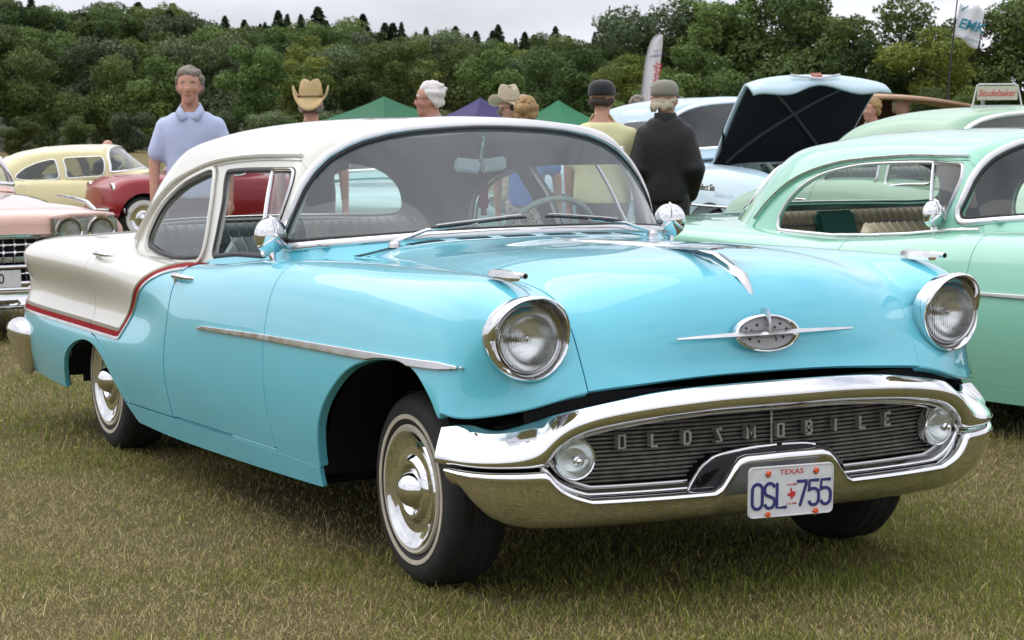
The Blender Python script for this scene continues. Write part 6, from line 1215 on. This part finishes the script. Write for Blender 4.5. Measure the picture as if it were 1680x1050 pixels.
person('white haired man with glasses in profile above the turquoise car roof',722,16,137,-82,M['skinred'],M['pinkshirt'],M['navyt'],hair=M['hairwhite'],hairstyle='short',glasses='wire',lean=.04)
person('man in tan cowboy hat and dark glasses with plaid shirt',834,18,139,32,M['skin'],M['plaid'],M['beige'],hair=M['hairgrey'],hairstyle='crop',hat='tancowboy',glasses='dark',fat=1.08)
person('blond woman with hair tied up, seen from behind next to the tan hat',864,16.6,161,168,M['skinlight'],M['bluetop'],M['pattern'],hair=M['hairblond'],hairstyle='bun',fat=.9,collar=False,female=True)
person('man in black cap and pale yellow shirt seen from behind',988,15.6,131,172,M['skin'],M['yellowshirt'],M['navyt'],hair=M['hairdark'],hairstyle='crop',hat='cap',fat=1.22,turn=-12)
person('man in black jacket and grey cap with long pale hair, seen from behind',1092,15.4,131,176,M['skin'],M['jacket'],M['blackcloth'],sleeve='jacket',hair=M['hairsilver'],hairstyle='fringe_back',hat='greycap',fat=.82,turn=-35,arms=((-.03,.205,1.13),(.10,.17,.93),(-.03,-.205,1.13),(.10,-.17,.93)))
person('dark haired person far off just left of the feather banner',1045,26,158,150,M['skin'],M['navyt'],M['navyt'],hair=M['hairgrey'],hairstyle='short',collar=False)
person('red haired person in white collar under the tan awning',1432,22,163,-60,M['skinred'],M['platewhite'],M['navyt'],hair=M['hairblond'],hairstyle='short')
person('fair haired person right of the red haired one under the awning',1476,22.5,159,20,M['skinlight'],M['beige'],M['navyt'],hair=M['hairsilver'],hairstyle='short')
person('bald man far off behind the yellow coupe',178,39.5,229,20,M['skinred'],M['navyt'],M['navyt'],hair=None,zoff=-.35)
# ---------------- gazebos, awning, banners
def gazebo(label,px,peak_y,s_,col,w=3.0,rz=.3):
    P=at(px,peak_y,s_); g=gz(P.x,P.y); o=thing('gazebo',label,'gazebo',(P.x,P.y,g),rz,'gazebo tents behind the cars'); pk=P.z-g; ev=pk-.78; m=mat('gazebo_cloth',col,.75,var=.18,scale=1.2,bump=.4,bscale=3)
    b=B(); rows=[]
    for i in range(9):
        t=i/8; hw=w/2*t; z=pk-(pk-ev)*t**.92-.05*math.sin(math.pi*t); row=[]
        for s in range(4):
            for j in range(8):
                q=-1+2*j/8; x,y=[(q,-1),(1,q),(-q,1),(-1,-q)][s]; row.append((x*hw,y*hw,z+.05*t*(1-q*q)*-1))
        rows.append(row)
    rows.append([(x*1.0,y*1.0,z-.22) for x,y,z in rows[-1]]); b.grid(rows,close=True); b.obj('canopy',m,o,smooth=25)
    for sx in (-1,1):
        for sy in (-1,1): b=B(); b.tube([(sx*w*.49,sy*w*.49,0),(sx*w*.49,sy*w*.49,ev)],.02,8); b.obj('leg',M['steel'],o)
gazebo('dark green gazebo peak left of the white haired man',630,158,50,(.012,.12,.055),3.4,.35)
gazebo('purple gazebo peak between white haired man and tan hat',788,160,52,(.045,.035,.13),2.6,.2)
gazebo('bright green gazebo peak left of the black cap man',916,164,54,(.015,.16,.07),2.4,.5)
P=at(1415,150,23); g=gz(P.x,P.y); aw=thing('awning','tan cloth awning on poles above two people beyond the raised bonnet','awning',(P.x,P.y,g),YAW-math.pi/2)
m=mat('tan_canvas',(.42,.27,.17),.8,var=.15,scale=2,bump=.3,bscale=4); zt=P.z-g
b=B(); b.grid([[(x,y,zt-.02-.10*abs(x/1.0)**2*(.4 if x<0 else 1)-.03*abs(y)) for y in np.linspace(-.9,.9,9)] for x in np.linspace(-.75,1.12,13)]); b.obj('awning_roof',m,aw,smooth=60,solid=.03)
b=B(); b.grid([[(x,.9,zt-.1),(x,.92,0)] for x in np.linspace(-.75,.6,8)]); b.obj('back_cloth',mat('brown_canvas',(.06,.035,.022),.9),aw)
for x,y in ((-.72,-.85),(1.05,-.85),(1.05,.85),(-.72,.85)): b=B(); b.tube([(x,y,0),(x,y,zt-.1)],.02,8); b.obj('pole',M['dull'],aw)
# feather banner
P=at(1068,300,35); g=gz(P.x,P.y); fb=thing('feather_banner','white feather banner with red script rising left of the black jacket man','banner',(P.x,P.y,g),YAW-math.pi/2+.15)
z0=at(1068,185,35).z-g; z1=at(1088,57,35).z-g; hh=z1-z0; m=cloth('banner_white',(.72,.71,.74),.06,.3)
le=spline([(-.16,-.9),(-.155,.0),(-.10,hh*.45),(-.05,hh*.72),(.04,hh*.93),(.15,hh*1.0),(.20,hh*.98)],6); re=spline([(.06,-.9),(.06,.0),(.125,hh*.42),(.16,hh*.62),(.185,hh*.80),(.20,hh*.93),(.205,hh*.97)],6)
b=B(); b.grid([[(a[0]+(c[0]-a[0])*t,.03*math.sin(6*t+a[1]*2),z0+a[1]+(c[1]-a[1])*t) for t in np.linspace(0,1,7)] for a,c in zip(le,re)]); b.obj('cloth',m,fb,smooth=60,solid=.004)
b=B(); b.tube([(-.17,0,0)]+[(a[0]-.01,0,z0+a[1]) for a in le[1:]],.012,6); b.obj('pole',M['dull'],fb)
text('Weekends','banner_script',M['platered'],fb,.19,(.045,-.045,z0+.36),(R(90),R(-80),0),ext=.002,shear=.3); text('AMERICAN','banner_logo',M['plateblue'],fb,.05,(.10,-.045,z0+hh*.73),(R(90),R(-8),0),ext=.002); text('* * *','banner_stars',M['plateblue'],fb,.07,(.10,-.045,z0+hh*.78),(R(90),R(-8),0),ext=.002)
# flag on its pole
P=at(1551,300,38); g=gz(P.x,P.y); fl=thing('flag','white flag with teal letters flying from a leaning pole at upper right','flag',(P.x,P.y,g),YAW-math.pi/2+.1)
Wp=3698.3/38; X=lambda px:(px-1551)/Wp; Z=lambda py:at(1551,py,38).z-g
b=B(); b.tube([(X(1549),0,0),(X(1556),0,Z(120)),(X(1572),0,Z(-40))],[.02,.016,.010],8); b.obj('pole',M['navyt'],fl)
b=B(); rows=[]
for t in np.linspace(0,1,17):
    xt,zt_=X(1573+42*t),Z(5+14*t+4*math.sin(t*7)); xb_,zb_=X(1564+38*t),Z(62+18*t-3*math.sin(t*6)); rows.append([(xt+(xb_-xt)*u_,.035*math.sin(t*8+u_*2),zt_+(zb_-zt_)*u_) for u_ in np.linspace(0,1,10)])
b.grid(rows); b.obj('cloth',cloth('flag_white',(.74,.76,.80),.06,.3),fl,smooth=60,solid=.004)
M['tealprint']=mat('teal_print',(.03,.22,.32),.6); text('EMK','flag_letters',M['tealprint'],fl,.23,(X(1590),-.055,Z(44)),(R(90),R(14),0),ext=.003,shear=.2,bold=.006); text('Classics','flag_small_print',M['tealprint'],fl,.075,(X(1590),-.05,Z(66)),(R(90),R(18),0),ext=.002)
b=B(); b.tube([(0,0,0),(.2,0,.12),(.05,0,.17)],[.03,.02,.004],6); q=b.obj('flag_emblem',M['tealprint'],fl); q.location=(X(1574),-.05,Z(18)); q.scale=(.6,.1,.6)
